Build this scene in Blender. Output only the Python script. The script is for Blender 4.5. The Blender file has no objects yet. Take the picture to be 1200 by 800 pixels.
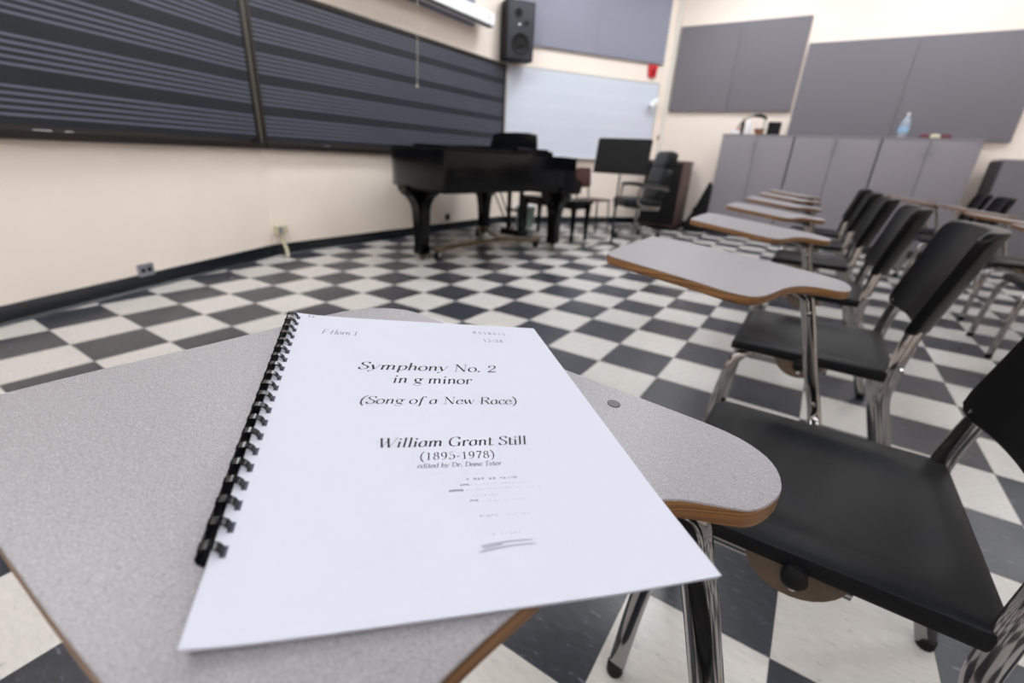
import bpy, bmesh, math, random
from mathutils import Vector, Matrix
from math import sin, cos, pi, radians, sqrt, hypot
random.seed(7)
SC = bpy.context.scene
COL = SC.collection

# ------------------------------------------------------------------ camera
RX = Vector((0.83528455, 0.54741995, 0.05129434))      # right
RD = Vector((0.24557315, -0.28797755, -0.9256148))     # down
RF = Vector((-0.49192839, 0.78574826, -0.37497484))    # forward
CAM = Vector((0.76837401, -2.39701435, 0.96294028))
cd = bpy.data.cameras.new('camera'); cam = bpy.data.objects.new('camera', cd); COL.objects.link(cam)
cam.matrix_world = Matrix(((RX.x, -RD.x, -RF.x, CAM.x), (RX.y, -RD.y, -RF.y, CAM.y), (RX.z, -RD.z, -RF.z, CAM.z), (0, 0, 0, 1)))
cd.sensor_width = 36; cd.lens = 16.05; cd.clip_start = .02; cd.clip_end = 60
cd.dof.use_dof = True; cd.dof.focus_distance = .43; cd.dof.aperture_fstop = 3.6; cd.dof.aperture_blades = 7
SC.camera = cam
# ------------------------------------------------------------------ world, exposure
w = bpy.data.worlds.new('world'); SC.world = w; w.use_nodes = True
w.node_tree.nodes['Background'].inputs[0].default_value = (.75, .82, 1, 1)
w.node_tree.nodes['Background'].inputs[1].default_value = .5
SC.view_settings.view_transform = 'Standard'; SC.view_settings.look = 'None'
SC.view_settings.exposure = 0.0; SC.view_settings.gamma = 1; SC.view_settings.use_curve_mapping = False
LIGHT = 16.5
LIGHT_COL = (.94, .965, 1.0)
CEIL = 3.75

# ------------------------------------------------------------------ materials
def lin(c): return tuple((v/12.92 if v <= .04045 else ((v+.055)/1.055)**2.4) for v in (x/255 for x in c))
def mat(name, rgb, rough=.5, metal=0, noise=0, nscale=20, bump=0, bscale=100, coat=0, spec=.5, stretch=None, rnd=0, emit=None, trans=0, ior=1.45, noise2=None):
    m = bpy.data.materials.new(name); m.use_nodes = True
    nt = m.node_tree; b = nt.nodes['Principled BSDF']
    c = lin(rgb)
    b.inputs['Roughness'].default_value = rough; b.inputs['Metallic'].default_value = metal
    b.inputs['Specular IOR Level'].default_value = spec
    b.inputs['Coat Weight'].default_value = coat
    b.inputs['Transmission Weight'].default_value = trans; b.inputs['IOR'].default_value = ior
    if emit:
        b.inputs['Emission Color'].default_value = (*emit[0], 1); b.inputs['Emission Strength'].default_value = emit[1]
    tc = nt.nodes.new('ShaderNodeTexCoord'); mp = nt.nodes.new('ShaderNodeMapping')
    nt.links.new(tc.outputs['Object'], mp.inputs[0])
    if stretch: mp.inputs['Scale'].default_value = stretch
    n = nt.nodes.new('ShaderNodeTexNoise'); n.inputs['Scale'].default_value = nscale; n.inputs['Detail'].default_value = 4
    nt.links.new(mp.outputs[0], n.inputs['Vector'])
    mix = nt.nodes.new('ShaderNodeMix'); mix.data_type = 'RGBA'
    lo = tuple(max(0, v*(1-noise)) for v in c); hi = tuple(v*(1+noise) for v in c)
    if noise2: lo = lin(noise2)
    mix.inputs[6].default_value = (*lo, 1); mix.inputs[7].default_value = (*hi, 1)
    r = nt.nodes.new('ShaderNodeMapRange'); r.inputs[1].default_value = .3; r.inputs[2].default_value = .7
    nt.links.new(n.outputs['Fac'], r.inputs[0]); nt.links.new(r.outputs[0], mix.inputs[0])
    nt.links.new(mix.outputs[2], b.inputs['Base Color'])
    if bump:
        n2 = nt.nodes.new('ShaderNodeTexNoise'); n2.inputs['Scale'].default_value = bscale; n2.inputs['Detail'].default_value = 3
        nt.links.new(mp.outputs[0], n2.inputs['Vector'])
        bp = nt.nodes.new('ShaderNodeBump'); bp.inputs['Strength'].default_value = bump; bp.inputs['Distance'].default_value = .002
        nt.links.new(n2.outputs['Fac'], bp.inputs['Height']); nt.links.new(bp.outputs[0], b.inputs['Normal'])
    return m

M = {}
M['wall'] = mat('wall_paint', (245, 232, 220), .75, noise=.015, nscale=3, bump=.12, bscale=220)
M['walltrim'] = mat('trim_paint', (226, 220, 210), .5, noise=.01)
M['ceil'] = mat('ceiling_tile', (200, 198, 194), .9, noise=.03, nscale=60, bump=.3, bscale=300)
M['base'] = mat('black_vinyl_base', (20, 26, 32), .25, noise=.05)
M['slate'] = mat('chalkboard_slate', (35, 39, 45), .42, noise=.10, nscale=2.5, spec=.35)
M['staff'] = mat('staff_line_paint', (98, 101, 117), .5, noise=.03)
M['frame'] = mat('dark_bronze_frame', (38, 32, 28), .4, noise=.05)
M['alu'] = mat('joint_strip', (112, 108, 98), .45, metal=.6)
M['white'] = mat('whiteboard_enamel', (214, 220, 232), .22, noise=.01, nscale=3)
M['wstaff'] = mat('whiteboard_staff_paint', (196, 203, 217), .3)
M['wframe'] = mat('whiteboard_trim', (200, 200, 198), .35, metal=.5)
M['felt'] = mat('grey_acoustic_fabric', (122, 119, 125), .95, noise=.05, nscale=260, bump=.5, bscale=700, spec=.1)
M['feltb'] = mat('bluish_acoustic_fabric', (146, 148, 162), .95, noise=.05, nscale=260, bump=.5, bscale=700, spec=.1)
M['lam'] = mat('grey_cabinet_laminate', (138, 133, 140), .33, noise=.03, nscale=70)
M['lamdark'] = mat('dark_laminate_and_gap_shade', (60, 56, 60), .6)  # kick boards and side panel, plus painted shade behind the door gaps
M['plastic'] = mat('black_chair_plastic', (12, 14, 18), .42, noise=.05, nscale=30, bump=.25, bscale=900, spec=.22)
M['backpl'] = mat('black_backrest_plastic', (8, 8, 10), .30, noise=.05, nscale=30, bump=.15, bscale=900, spec=.16)
M['chrome'] = mat('chrome_tube', (160, 158, 158), .10, metal=1)
M['chromed'] = mat('dull_chrome', (175, 172, 168), .25, metal=1)
M['rubber'] = mat('black_rubber', (12, 12, 14), .6, spec=.3)
M['bracket'] = mat('bronze_bracket', (112, 98, 86), .38, metal=.75, noise=.2, nscale=25)
M['piano'] = mat('black_piano_lacquer', (4, 5, 7), .22, coat=.12, spec=.3)
M['brass'] = mat('dull_brass', (120, 108, 84), .4, metal=.9, noise=.2, nscale=15)
M['black'] = mat('black_metal', (9, 9, 11), .55, spec=.3)
M['leather'] = mat('black_leather', (14, 17, 21), .38, spec=.4, bump=.4, bscale=120)
M['brownw'] = mat('dark_red_brown_wood', (88, 66, 64), .45, noise=.2, nscale=6, stretch=(6, 6, .6))
M['brownp'] = mat('brown_plastic', (78, 50, 46), .45, noise=.05)
M['red'] = mat('red_plastic', (200, 22, 38), .4)
M['wplastic'] = mat('white_plastic', (235, 236, 240), .35)
M['cream'] = mat('cream_metal', (206, 200, 172), .45, noise=.06, nscale=15)
M['steel'] = mat('steel_plate', (165, 168, 178), .3, metal=.8)
M['paper'] = mat('white_paper', (190, 193, 206), .7, noise=.006, nscale=14, spec=.25)
M['ink'] = mat('black_ink', (24, 24, 32), .6)
M['inkg'] = mat('grey_ink', (70, 70, 84), .7)
M['stamp'] = mat('faint_stamp_ink', (146, 148, 168), .8)
M['stamp2'] = mat('stamp_ink', (100, 101, 120), .8)
M['pencil'] = mat('pencil_graphite', (128, 129, 146), .6)
M['comb'] = mat('black_comb_plastic', (8, 8, 10), .16)
M['screen'] = mat('screen_housing', (238, 240, 246), .4)
M['diff'] = mat('light_diffuser', (250, 250, 250), .5, emit=(LIGHT_COL, LIGHT))
M['blue'] = mat('blue_label', (150, 190, 225), .4)
M['bottle'] = mat('clear_water_bottle', (205, 215, 228), .12, trans=.55, ior=1.33)
M['green'] = mat('green_plastic', (40, 130, 80), .4)
M['maroon'] = mat('maroon_cloth', (105, 55, 65), .8)
M['tan'] = mat('tan_wood', (170, 110, 75), .5, noise=.2)
M['chalk'] = mat('chalk', (225, 225, 228), .9)
M['bchalk'] = mat('blue_chalk', (150, 185, 215), .9)
M['bin'] = mat('greenish_bin_liner', (120, 140, 132), .3, trans=.2)
M['clothgrey'] = mat('grey_speaker_driver', (42, 44, 52), .5)
M['seam'] = mat('panel_edge_fabric', (95, 94, 104), .95)

def tablet_mat():
    m = mat('speckled_grey_laminate', (166, 164, 169), .36, noise=.10, nscale=900)
    nt = m.node_tree; b = nt.nodes['Principled BSDF']
    tc = nt.nodes.new('ShaderNodeTexCoord')
    v = nt.nodes.new('ShaderNodeTexNoise'); v.inputs['Scale'].default_value = 900; v.inputs['Detail'].default_value = 6; v.inputs['Roughness'].default_value = .75
    nt.links.new(tc.outputs['Object'], v.inputs['Vector'])
    r = nt.nodes.new('ShaderNodeValToRGB')
    r.color_ramp.elements[0].position = .36; r.color_ramp.elements[0].color = (*lin((112, 108, 111)), 1)
    r.color_ramp.elements[1].position = .52; r.color_ramp.elements[1].color = (*lin((142, 139, 143)), 1)
    e = r.color_ramp.elements.new(.68); e.color = (*lin((168, 166, 171)), 1)
    nt.links.new(v.outputs['Fac'], r.inputs[0]); nt.links.new(r.outputs[0], b.inputs['Base Color'])
    n2 = nt.nodes.new('ShaderNodeTexNoise'); n2.inputs['Scale'].default_value = 160
    nt.links.new(tc.outputs['Object'], n2.inputs['Vector'])
    bp = nt.nodes.new('ShaderNodeBump'); bp.inputs['Strength'].default_value = .18; bp.inputs['Distance'].default_value = .001
    nt.links.new(n2.outputs['Fac'], bp.inputs['Height']); nt.links.new(bp.outputs[0], b.inputs['Normal'])
    return m
M['tablet'] = tablet_mat()
def edge_mat():
    m = mat('plywood_edge', (150, 98, 58), .45)
    nt = m.node_tree; b = nt.nodes['Principled BSDF']
    tc = nt.nodes.new('ShaderNodeTexCoord'); mp = nt.nodes.new('ShaderNodeMapping'); mp.inputs['Scale'].default_value = (5, 5, 500)
    nt.links.new(tc.outputs['Object'], mp.inputs[0])
    v = nt.nodes.new('ShaderNodeTexNoise'); v.inputs['Scale'].default_value = 1.2; v.inputs['Detail'].default_value = 3
    nt.links.new(mp.outputs[0], v.inputs['Vector'])
    r = nt.nodes.new('ShaderNodeValToRGB')
    r.color_ramp.elements[0].position = .35; r.color_ramp.elements[0].color = (*lin((86, 58, 36)), 1)
    r.color_ramp.elements[1].position = .65; r.color_ramp.elements[1].color = (*lin((150, 108, 66)), 1)
    nt.links.new(v.outputs['Fac'], r.inputs[0]); nt.links.new(r.outputs[0], b.inputs['Base Color'])
    return m
M['edge'] = edge_mat()
def tile_mat(dark):
    m = bpy.data.materials.new('dark_vinyl_tile' if dark else 'light_vinyl_tile'); m.use_nodes = True
    nt = m.node_tree; b = nt.nodes['Principled BSDF']; L = nt.links.new
    tc = nt.nodes.new('ShaderNodeTexCoord')           # object space: every tile object sits at the origin
    oi = nt.nodes.new('ShaderNodeObjectInfo')
    # per tile value from its cell
    dv = nt.nodes.new('ShaderNodeVectorMath'); dv.operation = 'DIVIDE'; dv.inputs[1].default_value = (.3048, .3048, 1)
    fl = nt.nodes.new('ShaderNodeVectorMath'); fl.operation = 'FLOOR'
    L(tc.outputs['Object'], dv.inputs[0]); L(dv.outputs[0], fl.inputs[0])
    wn = nt.nodes.new('ShaderNodeTexWhiteNoise'); wn.noise_dimensions = '2D'; L(fl.outputs[0], wn.inputs['Vector'])
    mp = nt.nodes.new('ShaderNodeMapping'); mp.inputs['Scale'].default_value = (16, 55, 1); mp.inputs['Rotation'].default_value = (0, 0, .9)
    L(tc.outputs['Object'], mp.inputs[0])
    n = nt.nodes.new('ShaderNodeTexNoise'); n.inputs['Scale'].default_value = 1.6; n.inputs['Detail'].default_value = 5; n.inputs['Roughness'].default_value = .6
    L(mp.outputs[0], n.inputs['Vector'])
    r = nt.nodes.new('ShaderNodeValToRGB'); e = r.color_ramp.elements
    if dark:
        e[0].position = .30; e[0].color = (*lin((31, 34, 41)), 1)
        e[1].position = .62; e[1].color = (*lin((46, 49, 58)), 1)
        x = r.color_ramp.elements.new(.72); x.color = (*lin((108, 110, 122)), 1)
    else:
        e[0].position = .27; e[0].color = (*lin((120, 118, 116)), 1)
        e[1].position = .36; e[1].color = (*lin((184, 181, 177)), 1)
        x = r.color_ramp.elements.new(.7); x.color = (*lin((196, 193, 188)), 1)
    L(n.outputs['Fac'], r.inputs[0])
    big = nt.nodes.new('ShaderNodeTexNoise'); big.inputs['Scale'].default_value = 5; L(tc.outputs['Object'], big.inputs['Vector'])
    ml = nt.nodes.new('ShaderNodeMath'); ml.operation = 'MULTIPLY_ADD'; L(wn.outputs['Value'], ml.inputs[0]); ml.inputs[1].default_value = .22 if dark else .09; ml.inputs[2].default_value = .86 if dark else .93
    m2 = nt.nodes.new('ShaderNodeMath'); m2.operation = 'MULTIPLY_ADD'; L(big.outputs['Fac'], m2.inputs[0]); m2.inputs[1].default_value = .2 if dark else .08; L(ml.outputs[0], m2.inputs[2])
    sc = nt.nodes.new('ShaderNodeVectorMath'); sc.operation = 'SCALE'; L(r.outputs[0], sc.inputs[0]); L(m2.outputs[0], sc.inputs['Scale'])
    L(sc.outputs[0], b.inputs['Base Color'])
    b.inputs['Roughness'].default_value = .30 if dark else .36
    rr = nt.nodes.new('ShaderNodeMath'); rr.operation = 'MULTIPLY_ADD'; L(big.outputs['Fac'], rr.inputs[0]); rr.inputs[1].default_value = .2; rr.inputs[2].default_value = .22
    L(rr.outputs[0], b.inputs['Roughness'])
    bp = nt.nodes.new('ShaderNodeBump'); bp.inputs['Strength'].default_value = .12; bp.inputs['Distance'].default_value = .002
    L(big.outputs['Fac'], bp.inputs['Height']); L(bp.outputs[0], b.inputs['Normal'])
    return m
M['tdark'] = tile_mat(True); M['tlight'] = tile_mat(False)
M['grout'] = mat('floor_adhesive', (70, 66, 62), .8)

# ------------------------------------------------------------------ mesh helpers
class MB:
    def __init__(s): s.v = []; s.f = []; s.mi = []
    def add(s, vs, fs, T=None, mi=0):
        o = len(s.v)
        s.v += [tuple(T @ Vector(p)) if T else tuple(p) for p in vs]
        s.f += [tuple(i+o for i in f) for f in fs]; s.mi += [mi]*len(fs); return s
    def box(s, x0, x1, y0, y1, z0, z1, T=None, mi=0):
        v = [(x, y, z) for z in (z0, z1) for y in (y0, y1) for x in (x0, x1)]
        return s.add(v, [(0, 2, 3, 1), (4, 5, 7, 6), (0, 1, 5, 4), (2, 6, 7, 3), (0, 4, 6, 2), (1, 3, 7, 5)], T, mi)
    def prism(s, pts, z0, z1, T=None, mi=0):       # pts ccw in xy
        n = len(pts); v = [(x, y, z0) for x, y in pts]+[(x, y, z1) for x, y in pts]
        f = [tuple(range(n-1, -1, -1)), tuple(range(n, 2*n))]+[(i, (i+1) % n, (i+1) % n+n, i+n) for i in range(n)]
        return s.add(v, f, T, mi)
    def tube(s, pts, r, seg=10, r2=None, side=None, T=None, caps=True, mi=0):
        """sweep an ellipse: r along 'side' direction, r2 across; r may be a list"""
        P = [Vector(p) for p in pts]; n = len(P); vs = []; prev = None
        for i, p in enumerate(P):
            t = ((P[min(i+1, n-1)]-P[max(i-1, 0)])).normalized()
            if side is not None: a = Vector(side); a = (a-t*a.dot(t)).normalized()
            else:
                a = prev if prev is not None else (Vector((0, 0, 1)) if abs(t.z) < .9 else Vector((1, 0, 0)))
                a = (a-t*a.dot(t)).normalized(); prev = a
            b = t.cross(a)
            ra = r[i] if isinstance(r, (list, tuple)) else r
            rb = ra if r2 is None else r2
            for k in range(seg):
                q = 2*pi*k/seg; vs.append(tuple(p+a*ra*cos(q)+b*rb*sin(q)))
        f = [(i*seg+k, i*seg+(k+1) % seg, (i+1)*seg+(k+1) % seg, (i+1)*seg+k) for i in range(n-1) for k in range(seg)]
        if caps: f += [tuple(range(seg-1, -1, -1)), tuple(range((n-1)*seg, n*seg))]
        return s.add(vs, f, T, mi)
    def lathe(s, prof, seg=20, T=None, mi=0):       # prof [(r,z)]
        vs = []; n = len(prof)
        for r, z in prof:
            for k in range(seg): q = 2*pi*k/seg; vs.append((r*cos(q), r*sin(q), z))
        f = [(i*seg+k, i*seg+(k+1) % seg, (i+1)*seg+(k+1) % seg, (i+1)*seg+k) for i in range(n-1) for k in range(seg)]
        f += [tuple(range(seg-1, -1, -1)), tuple(range((n-1)*seg, n*seg))]
        return s.add(vs, f, T, mi)
    def rings(s, rs, T=None, cap0=True, cap1=True, mi=0):
        n = len(rs[0]); vs = [p for r in rs for p in r]
        f = [(i*n+k, i*n+(k+1) % n, (i+1)*n+(k+1) % n, (i+1)*n+k) for i in range(len(rs)-1) for k in range(n)]
        if cap0: f.append(tuple(range(n-1, -1, -1)))
        if cap1: f.append(tuple(range((len(rs)-1)*n, len(rs)*n)))
        return s.add(vs, f, T, mi)
    def build(s, name, m, parent=None, smooth=False, bevel=0, segs=2, loc=None):
        me = bpy.data.meshes.new(name); me.from_pydata(s.v, [], s.f)
        ms = m if isinstance(m, (list, tuple)) else [m]
        for x in ms: me.materials.append(x)
        if len(ms) > 1: me.polygons.foreach_set('material_index', s.mi)
        bm = bmesh.new(); bm.from_mesh(me); bmesh.ops.recalc_face_normals(bm, faces=bm.faces)
        if bevel:
            bmesh.ops.remove_doubles(bm, verts=bm.verts, dist=1e-5)
            ed = [e for e in bm.edges if len(e.link_faces) == 2 and e.calc_face_angle(0) > .6]
            bmesh.ops.bevel(bm, geom=ed, offset=bevel, segments=segs, affect='EDGES', profile=.7)
        bm.to_mesh(me); bm.free()
        if smooth or bevel:
            me.polygons.foreach_set('use_smooth', [True]*len(me.polygons))
            me.set_sharp_from_angle(angle=radians(38))
        o = bpy.data.objects.new(name, me); COL.objects.link(o)
        if parent: o.parent = parent
        if loc: o.location = loc
        return o
def cat(pts, n=6, closed=False):                    # catmull-rom
    P = [Vector(p) for p in pts]; out = []; N = len(P)
    for i in range(N if closed else N-1):
        p0 = P[(i-1) % N] if closed else P[max(i-1, 0)]; p1 = P[i]; p2 = P[(i+1) % N] if closed else P[i+1]
        p3 = P[(i+2) % N] if closed else P[min(i+2, N-1)]
        for k in range(n):
            t = k/n
            out.append(.5*((2*p1)+(p2-p0)*t+(2*p0-5*p1+4*p2-p3)*t*t+(3*p1-3*p2+p3-p0)*t**3))
    if not closed: out.append(P[-1])
    return [tuple(p) for p in out]
def rrect(hx, hy, r, n=5, cx=0, cy=0):
    o = []
    for sx, sy, a0 in ((1, -1, -90), (1, 1, 0), (-1, 1, 90), (-1, -1, 180)):
        for k in range(n+1):
            a = radians(a0+90*k/n); o.append((cx+sx*(hx-r)+r*cos(a), cy+sy*(hy-r)+r*sin(a)))
    return o
def tag(o, label=None, cat_=None, group=None, kind=None):
    if label: o['label'] = label
    if cat_: o['category'] = cat_
    if group: o['group'] = group
    if kind: o['kind'] = kind
    return o
def thing(name, label, cat_, loc=(0, 0, 0), rz=0, group=None):
    o = bpy.data.objects.new(name, None); COL.objects.link(o); o.location = loc; o.rotation_euler = (0, 0, rz)
    o.empty_display_size = .1
    return tag(o, label, cat_, group)
def dup(src, parent=None, name=None):
    c = src.copy(); COL.objects.link(c); c.parent = parent
    for ch in list(src.children): dup(ch, c)
    return c
def struct(o): o['kind'] = 'structure'; return o
def Tm(loc=(0, 0, 0), rz=0, rx=0, ry=0):
    return Matrix.Translation(loc) @ Matrix.Rotation(rz, 4, 'Z') @ Matrix.Rotation(ry, 4, 'Y') @ Matrix.Rotation(rx, 4, 'X')

# ------------------------------------------------------------------ room shell
PA0 = Vector((-1.86, -4.30)); PAB = Vector((-3.34, -.04)); PBC = Vector((-3.318, 3.58)); PCD = Vector((-1.68, 5.87))
PDR = Vector((5.6, 5.87)); PRR = Vector((5.6, -4.30))
POLY = [PA0, PRR, PDR, PCD, PBC, PAB]              # ccw
def wall_frame(a, b):
    """x along a->b, y into the wall (outwards), z up; local origin at a on the floor"""
    d = (b-a).normalized(); n = Vector((-d.y, d.x))
    return Matrix(((d.x, n.x, 0, a.x), (d.y, n.y, 0, a.y), (0, 0, 1, 0), (0, 0, 0, 1))), (b-a).length
WALLS = dict(left=(PA0, PAB), front=(PAB, PBC), corner=(PBC, PCD), far=(PCD, PDR), right=(PDR, PRR), rear=(PRR, PA0))
WF = {}
for k, (a, b) in WALLS.items():
    T, Lw = wall_frame(a, b); WF[k] = (T, Lw)
    struct(MB().box(-.08, Lw+.08, 0, .12, -.05, CEIL, T).build('wall_'+k, M['wall']))
    # coved vinyl base
    pr = [(0, 0), (-.022, 0), (-.018, .004), (-.010, .010), (-.006, .022), (-.005, .098), (-.002, .102), (0, .102)]
    m = MB(); n = len(pr)
    m.add([(x, y, z) for x in (0, Lw) for y, z in pr], [(i, (i+1) % n, (i+1) % n+n, i+n) for i in range(n)]+[tuple(range(n)), tuple(range(2*n-1, n-1, -1))], T @ Matrix.Translation((0, -.0005, .001)))
    struct(m.build('baseboard_'+k, M['base'], smooth=True))
# light trim strip in the corner beside the whiteboard wall
T, Lw = WF['corner']
struct(MB().box(Lw-.10, Lw-.004, -.012, -.001, .10, CEIL-.01, T).build('trim_1', M['walltrim']))
# ceiling: flat, with troffers hung in it
m = MB(); m.prism([tuple(p) for p in POLY], CEIL, CEIL+.1); struct(m.build('ceiling', M['ceil']))

# ------------------------------------------------------------------ floor of single vinyl tiles
TS = .3048
def clip(poly, a, b):
    out = []; n = Vector((-(b-a).y, (b-a).x))
    for i in range(len(poly)):
        p, q = poly[i], poly[(i+1) % len(poly)]; dp = n.dot(p-a); dq = n.dot(q-a)
        if dp >= 0: out.append(p)
        if (dp >= 0) != (dq >= 0): out.append(p+(q-p)*(dp/(dp-dq)))
    return out
sub = MB(); sub.prism([tuple(p) for p in POLY], -.06, -.0028)
floor = struct(sub.build('floor', M['grout']))
tiles = []
for i in range(-12, 20):
    for j in range(-20, 16):
        x0, x1 = i*TS, (i+1)*TS; y1, y0 = -j*TS, -(j+1)*TS
        g = .0006
        p = [Vector((x0+g, y0+g)), Vector((x1-g, y0+g)), Vector((x1-g, y1-g)), Vector((x0+g, y1-g))]
        for k in range(len(POLY)):
            if p: p = clip(p, POLY[k], POLY[(k+1) % len(POLY)])
        if len(p) < 3: continue
        area = abs(sum(p[k].x*p[(k+1) % len(p)].y-p[(k+1) % len(p)].x*p[k].y for k in range(len(p))))/2
        if area < 2e-4: continue
        c = Vector((sum(q.x for q in p)/len(p), sum(q.y for q in p)/len(p), 0))-CAM
        dz = c.dot(RF); size = 0
        if dz > .2:
            u = 600+535*c.dot(RX)/dz; v = 400+535*c.dot(RD)/dz
            if -60 < u < 1260 and 200 < v < 900: size = area*CAM.z/dz**3*(2 if u < 1210 and v < 810 else .6)
        tiles.append((size, (i+j) % 2 == 0, p))
tiles.sort(key=lambda t: -t[0])
def tile_into(m, p, dark):
    z = random.uniform(-.0002, .0002)
    m.prism([tuple(q) for q in p], -.0029, z, mi=0 if dark else 1)
rest = MB()
for k, (s, dark, p) in enumerate(tiles):
    if k < 300 and s > 0:
        mm = MB(); tile_into(mm, p, dark)
        mm.mi = [0]*len(mm.f); mm.build('floor_tile', M['tdark'] if dark else M['tlight'], floor)
    else: tile_into(rest, p, dark)
o = rest.build('floor_tiles', [M['tdark'], M['tlight']], floor); o['kind'] = 'stuff'

# ------------------------------------------------------------------ ceiling lights (recessed troffers)
def troffer():
    t = thing('ceiling_light', 'recessed fluorescent ceiling light in white frame', 'ceiling light', (0, 0, CEIL), group='fluorescent lights in the ceiling')
    m = MB(); 
    for a in ((-.63, .63, -.33, -.30), (-.63, .63, .30, .33), (-.63, -.60, -.30, .30), (.60, .63, -.30, .30)): m.box(*a, -.03, -.001)
    m.build('frame', M['walltrim'], t)
    MB().box(-.60, .60, -.30, .30, -.022, -.012).build('diffuser', M['diff'], t)
    return t
tr0 = troffer(); first = True
for x, y, rz in ((-1.75, -2.3, 90), (-2.15, -.5, 90), (-2.2, 1.5, 90), (-1.9, 3.3, 90), (-.5, 4.7, 0), (1.5, 4.7, 0), (3.6, 4.7, 0), (.2, 1.6, 90), (3.0, 1.4, 90), (3.2, -1.8, 90), (.4, -3.4, 0), (2.4, -3.4, 0)):  # unseen layout shaped to wash the walls; last one added for the left wall
    t = tr0 if first else dup(tr0); first = False
    t.location = (x, y, CEIL); t.rotation_euler = (0, 0, radians(rz))

# ------------------------------------------------------------------ wall fittings
def in_wall(k): return WF[k][0]
def rail(k, p):  # distance along wall of a world xy point
    a, b = WALLS[k]; d = (b-a).normalized(); return (Vector(p)-a).dot(d)
def board(k, x0, x1, label, items):
    T = in_wall(k)
    t = thing('chalkboard', label, 'chalkboard')
    t.matrix_world = T @ Matrix.Translation((x0, 0, 0)); W = x1-x0
    MB().box(.03, W-.03, -.012, -.001, .975, 2.10).build('writing_surface', M['slate'], t)
    m = MB()
    for j in range(5):
        for q in range(5):
            z = 1.031+.033*q+.232*j
            if z < 2.085: m.box(.034, W-.034, -.0127, -.0119, z-.0062, z+.0062)
    m.build('staff_lines', M['staff'], t)
    m = MB(); m.box(0, W, -.022, -.001, 2.088, 2.127); m.box(0, .032, -.022, -.001, .94, 2.09); m.box(W-.032, W, -.022, -.001, .94, 2.09)
    m.build('frame', M['frame'], t, bevel=.003)
    m = MB(); pr = [(-.001, .985), (-.001, .915), (-.02, .912), (-.064, .918), (-.068, .960), (-.062, .962), (-.056, .952), (-.016, .952), (-.014, .985)]
    n = len(pr); m.add([(x, y, z) for x in (0, W) for y, z in pr], [(i, (i+1) % n, (i+1) % n+n, i+n) for i in range(n)]+[tuple(range(n)), tuple(range(2*n-1, n-1, -1))])
    m.build('chalk_tray', M['frame'], t, smooth=False)
    for s, e, mt, nm, lb in items:
        m = MB()
        if nm == 'chalk': m.tube([(s-x0, -.044, .959), (e-x0, -.040, .959)], .006, 8)
        else: m.box(s-x0, e-x0, -.052, -.022, .953, .985)
        o = m.build(nm, M[mt], None, bevel=0 if nm == 'chalk' else .003); o.matrix_world = t.matrix_world.copy()
        tag(o, lb, nm)
    return t
s0 = rail('left', (-2.75, -1.74))
board('left', rail('left', (-3.385, .03))-3.66, WF['left'][1]-.004, 'black chalkboard with pale staff lines at the left edge of the photo',
      [(rail('left', (-2.83, -1.60)), rail('left', (-2.86, -1.52)), 'chalk', 'chalk', 'white chalk stick in the left chalkboard tray, nearer the photo edge'),
       (rail('left', (-2.88, -1.46)), rail('left', (-2.89, -1.42)), 'chalk', 'chalk', 'short white chalk stub in the left chalkboard tray'),
       (rail('left', (-3.27, -.13)), rail('left', (-3.30, -.08)), 'black', 'eraser', 'small black eraser at the right end of the left tray')])
board('front', .030, 3.60, 'long black chalkboard with pale staff lines above the grand piano',
      [(.60, .66, 'bchalk', 'chalk', 'pale blue chalk stick in the tray of the long chalkboard')])
T = in_wall('front')
o = MB().box(.006, .024, -.012, -.001, .93, 2.9, T).build('trim_2', M['alu']); struct(o)
# whiteboard
T = in_wall('corner'); Lc = WF['corner'][1]
wb = thing('whiteboard', 'white staff-lined whiteboard on the angled wall behind the piano', 'whiteboard'); wb.matrix_world = T.copy()
w0, w1 = .02, rail('corner', (-1.83, 5.67))
MB().box(w0, w1, -.014, -.001, 1.00, 2.125).build('writing_surface', M['white'], wb)
m = MB()
for j in range(5):
    for q in range(5):
        z = 1.07+.03*q+.215*j; m.box(w0+.02, w1-.02, -.0146, -.0139, z-.003, z+.003)
m.build('staff_lines', M['wstaff'], wb)
m = MB(); m.box(w0-.012, w1+.012, -.02, -.001, 2.12, 2.14); m.box(w0-.012, w0+.01, -.02, -.001, .99, 2.125); m.box(w1-.01, w1+.012, -.02, -.001, .99, 2.125); m.box(w0, w1, -.07, -.001, .98, 1.0)
m.build('frame', M['wframe'], wb, bevel=.003)
# acoustic panels
def panel(k, x0, x1, z0, z1, label, grp=None, mt='felt'):
    T = in_wall(k); m = MB(); m.box(x0+.0005, x1-.0005, -.045, -.0015, z0, z1)
    o = m.build('acoustic_panel', M[mt], bevel=.010); o.matrix_world = T
    return tag(o, label, 'acoustic panel', grp)
c0 = rail('corner', (-1.83, 5.67))
panel('corner', c0-1.21, c0, 2.39, 3.6, 'pale grey acoustic panel above the whiteboard, right one beside the corner', mt='feltb')
panel('corner', c0-2.43, c0-1.211, 2.39, 3.6, 'pale grey acoustic panel above the whiteboard, left one behind the black loudspeaker', mt='feltb')
g = 1.68
panel('far', -1.655+g, -.796+g, 1.76, 2.915, 'grey fabric acoustic panel next to the room corner, first on the far wall')
panel('far', -.795+g, .065+g, 1.76, 2.915, 'grey fabric acoustic panel, second from the room corner, above the black box')
panel('far', .105+g, 1.29+g, 1.42, 2.59, 'large grey acoustic panel lower on the far wall, left of the water bottle seam')
panel('far', 1.291+g, 2.475+g, 1.42, 2.59, 'large grey acoustic panel lower on the far wall, at the right, behind the water bottle')
panel('front', 1.93, 2.86, 2.40, 3.3, 'grey acoustic panel behind the projection screen housing, right one', mt='feltb')
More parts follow.
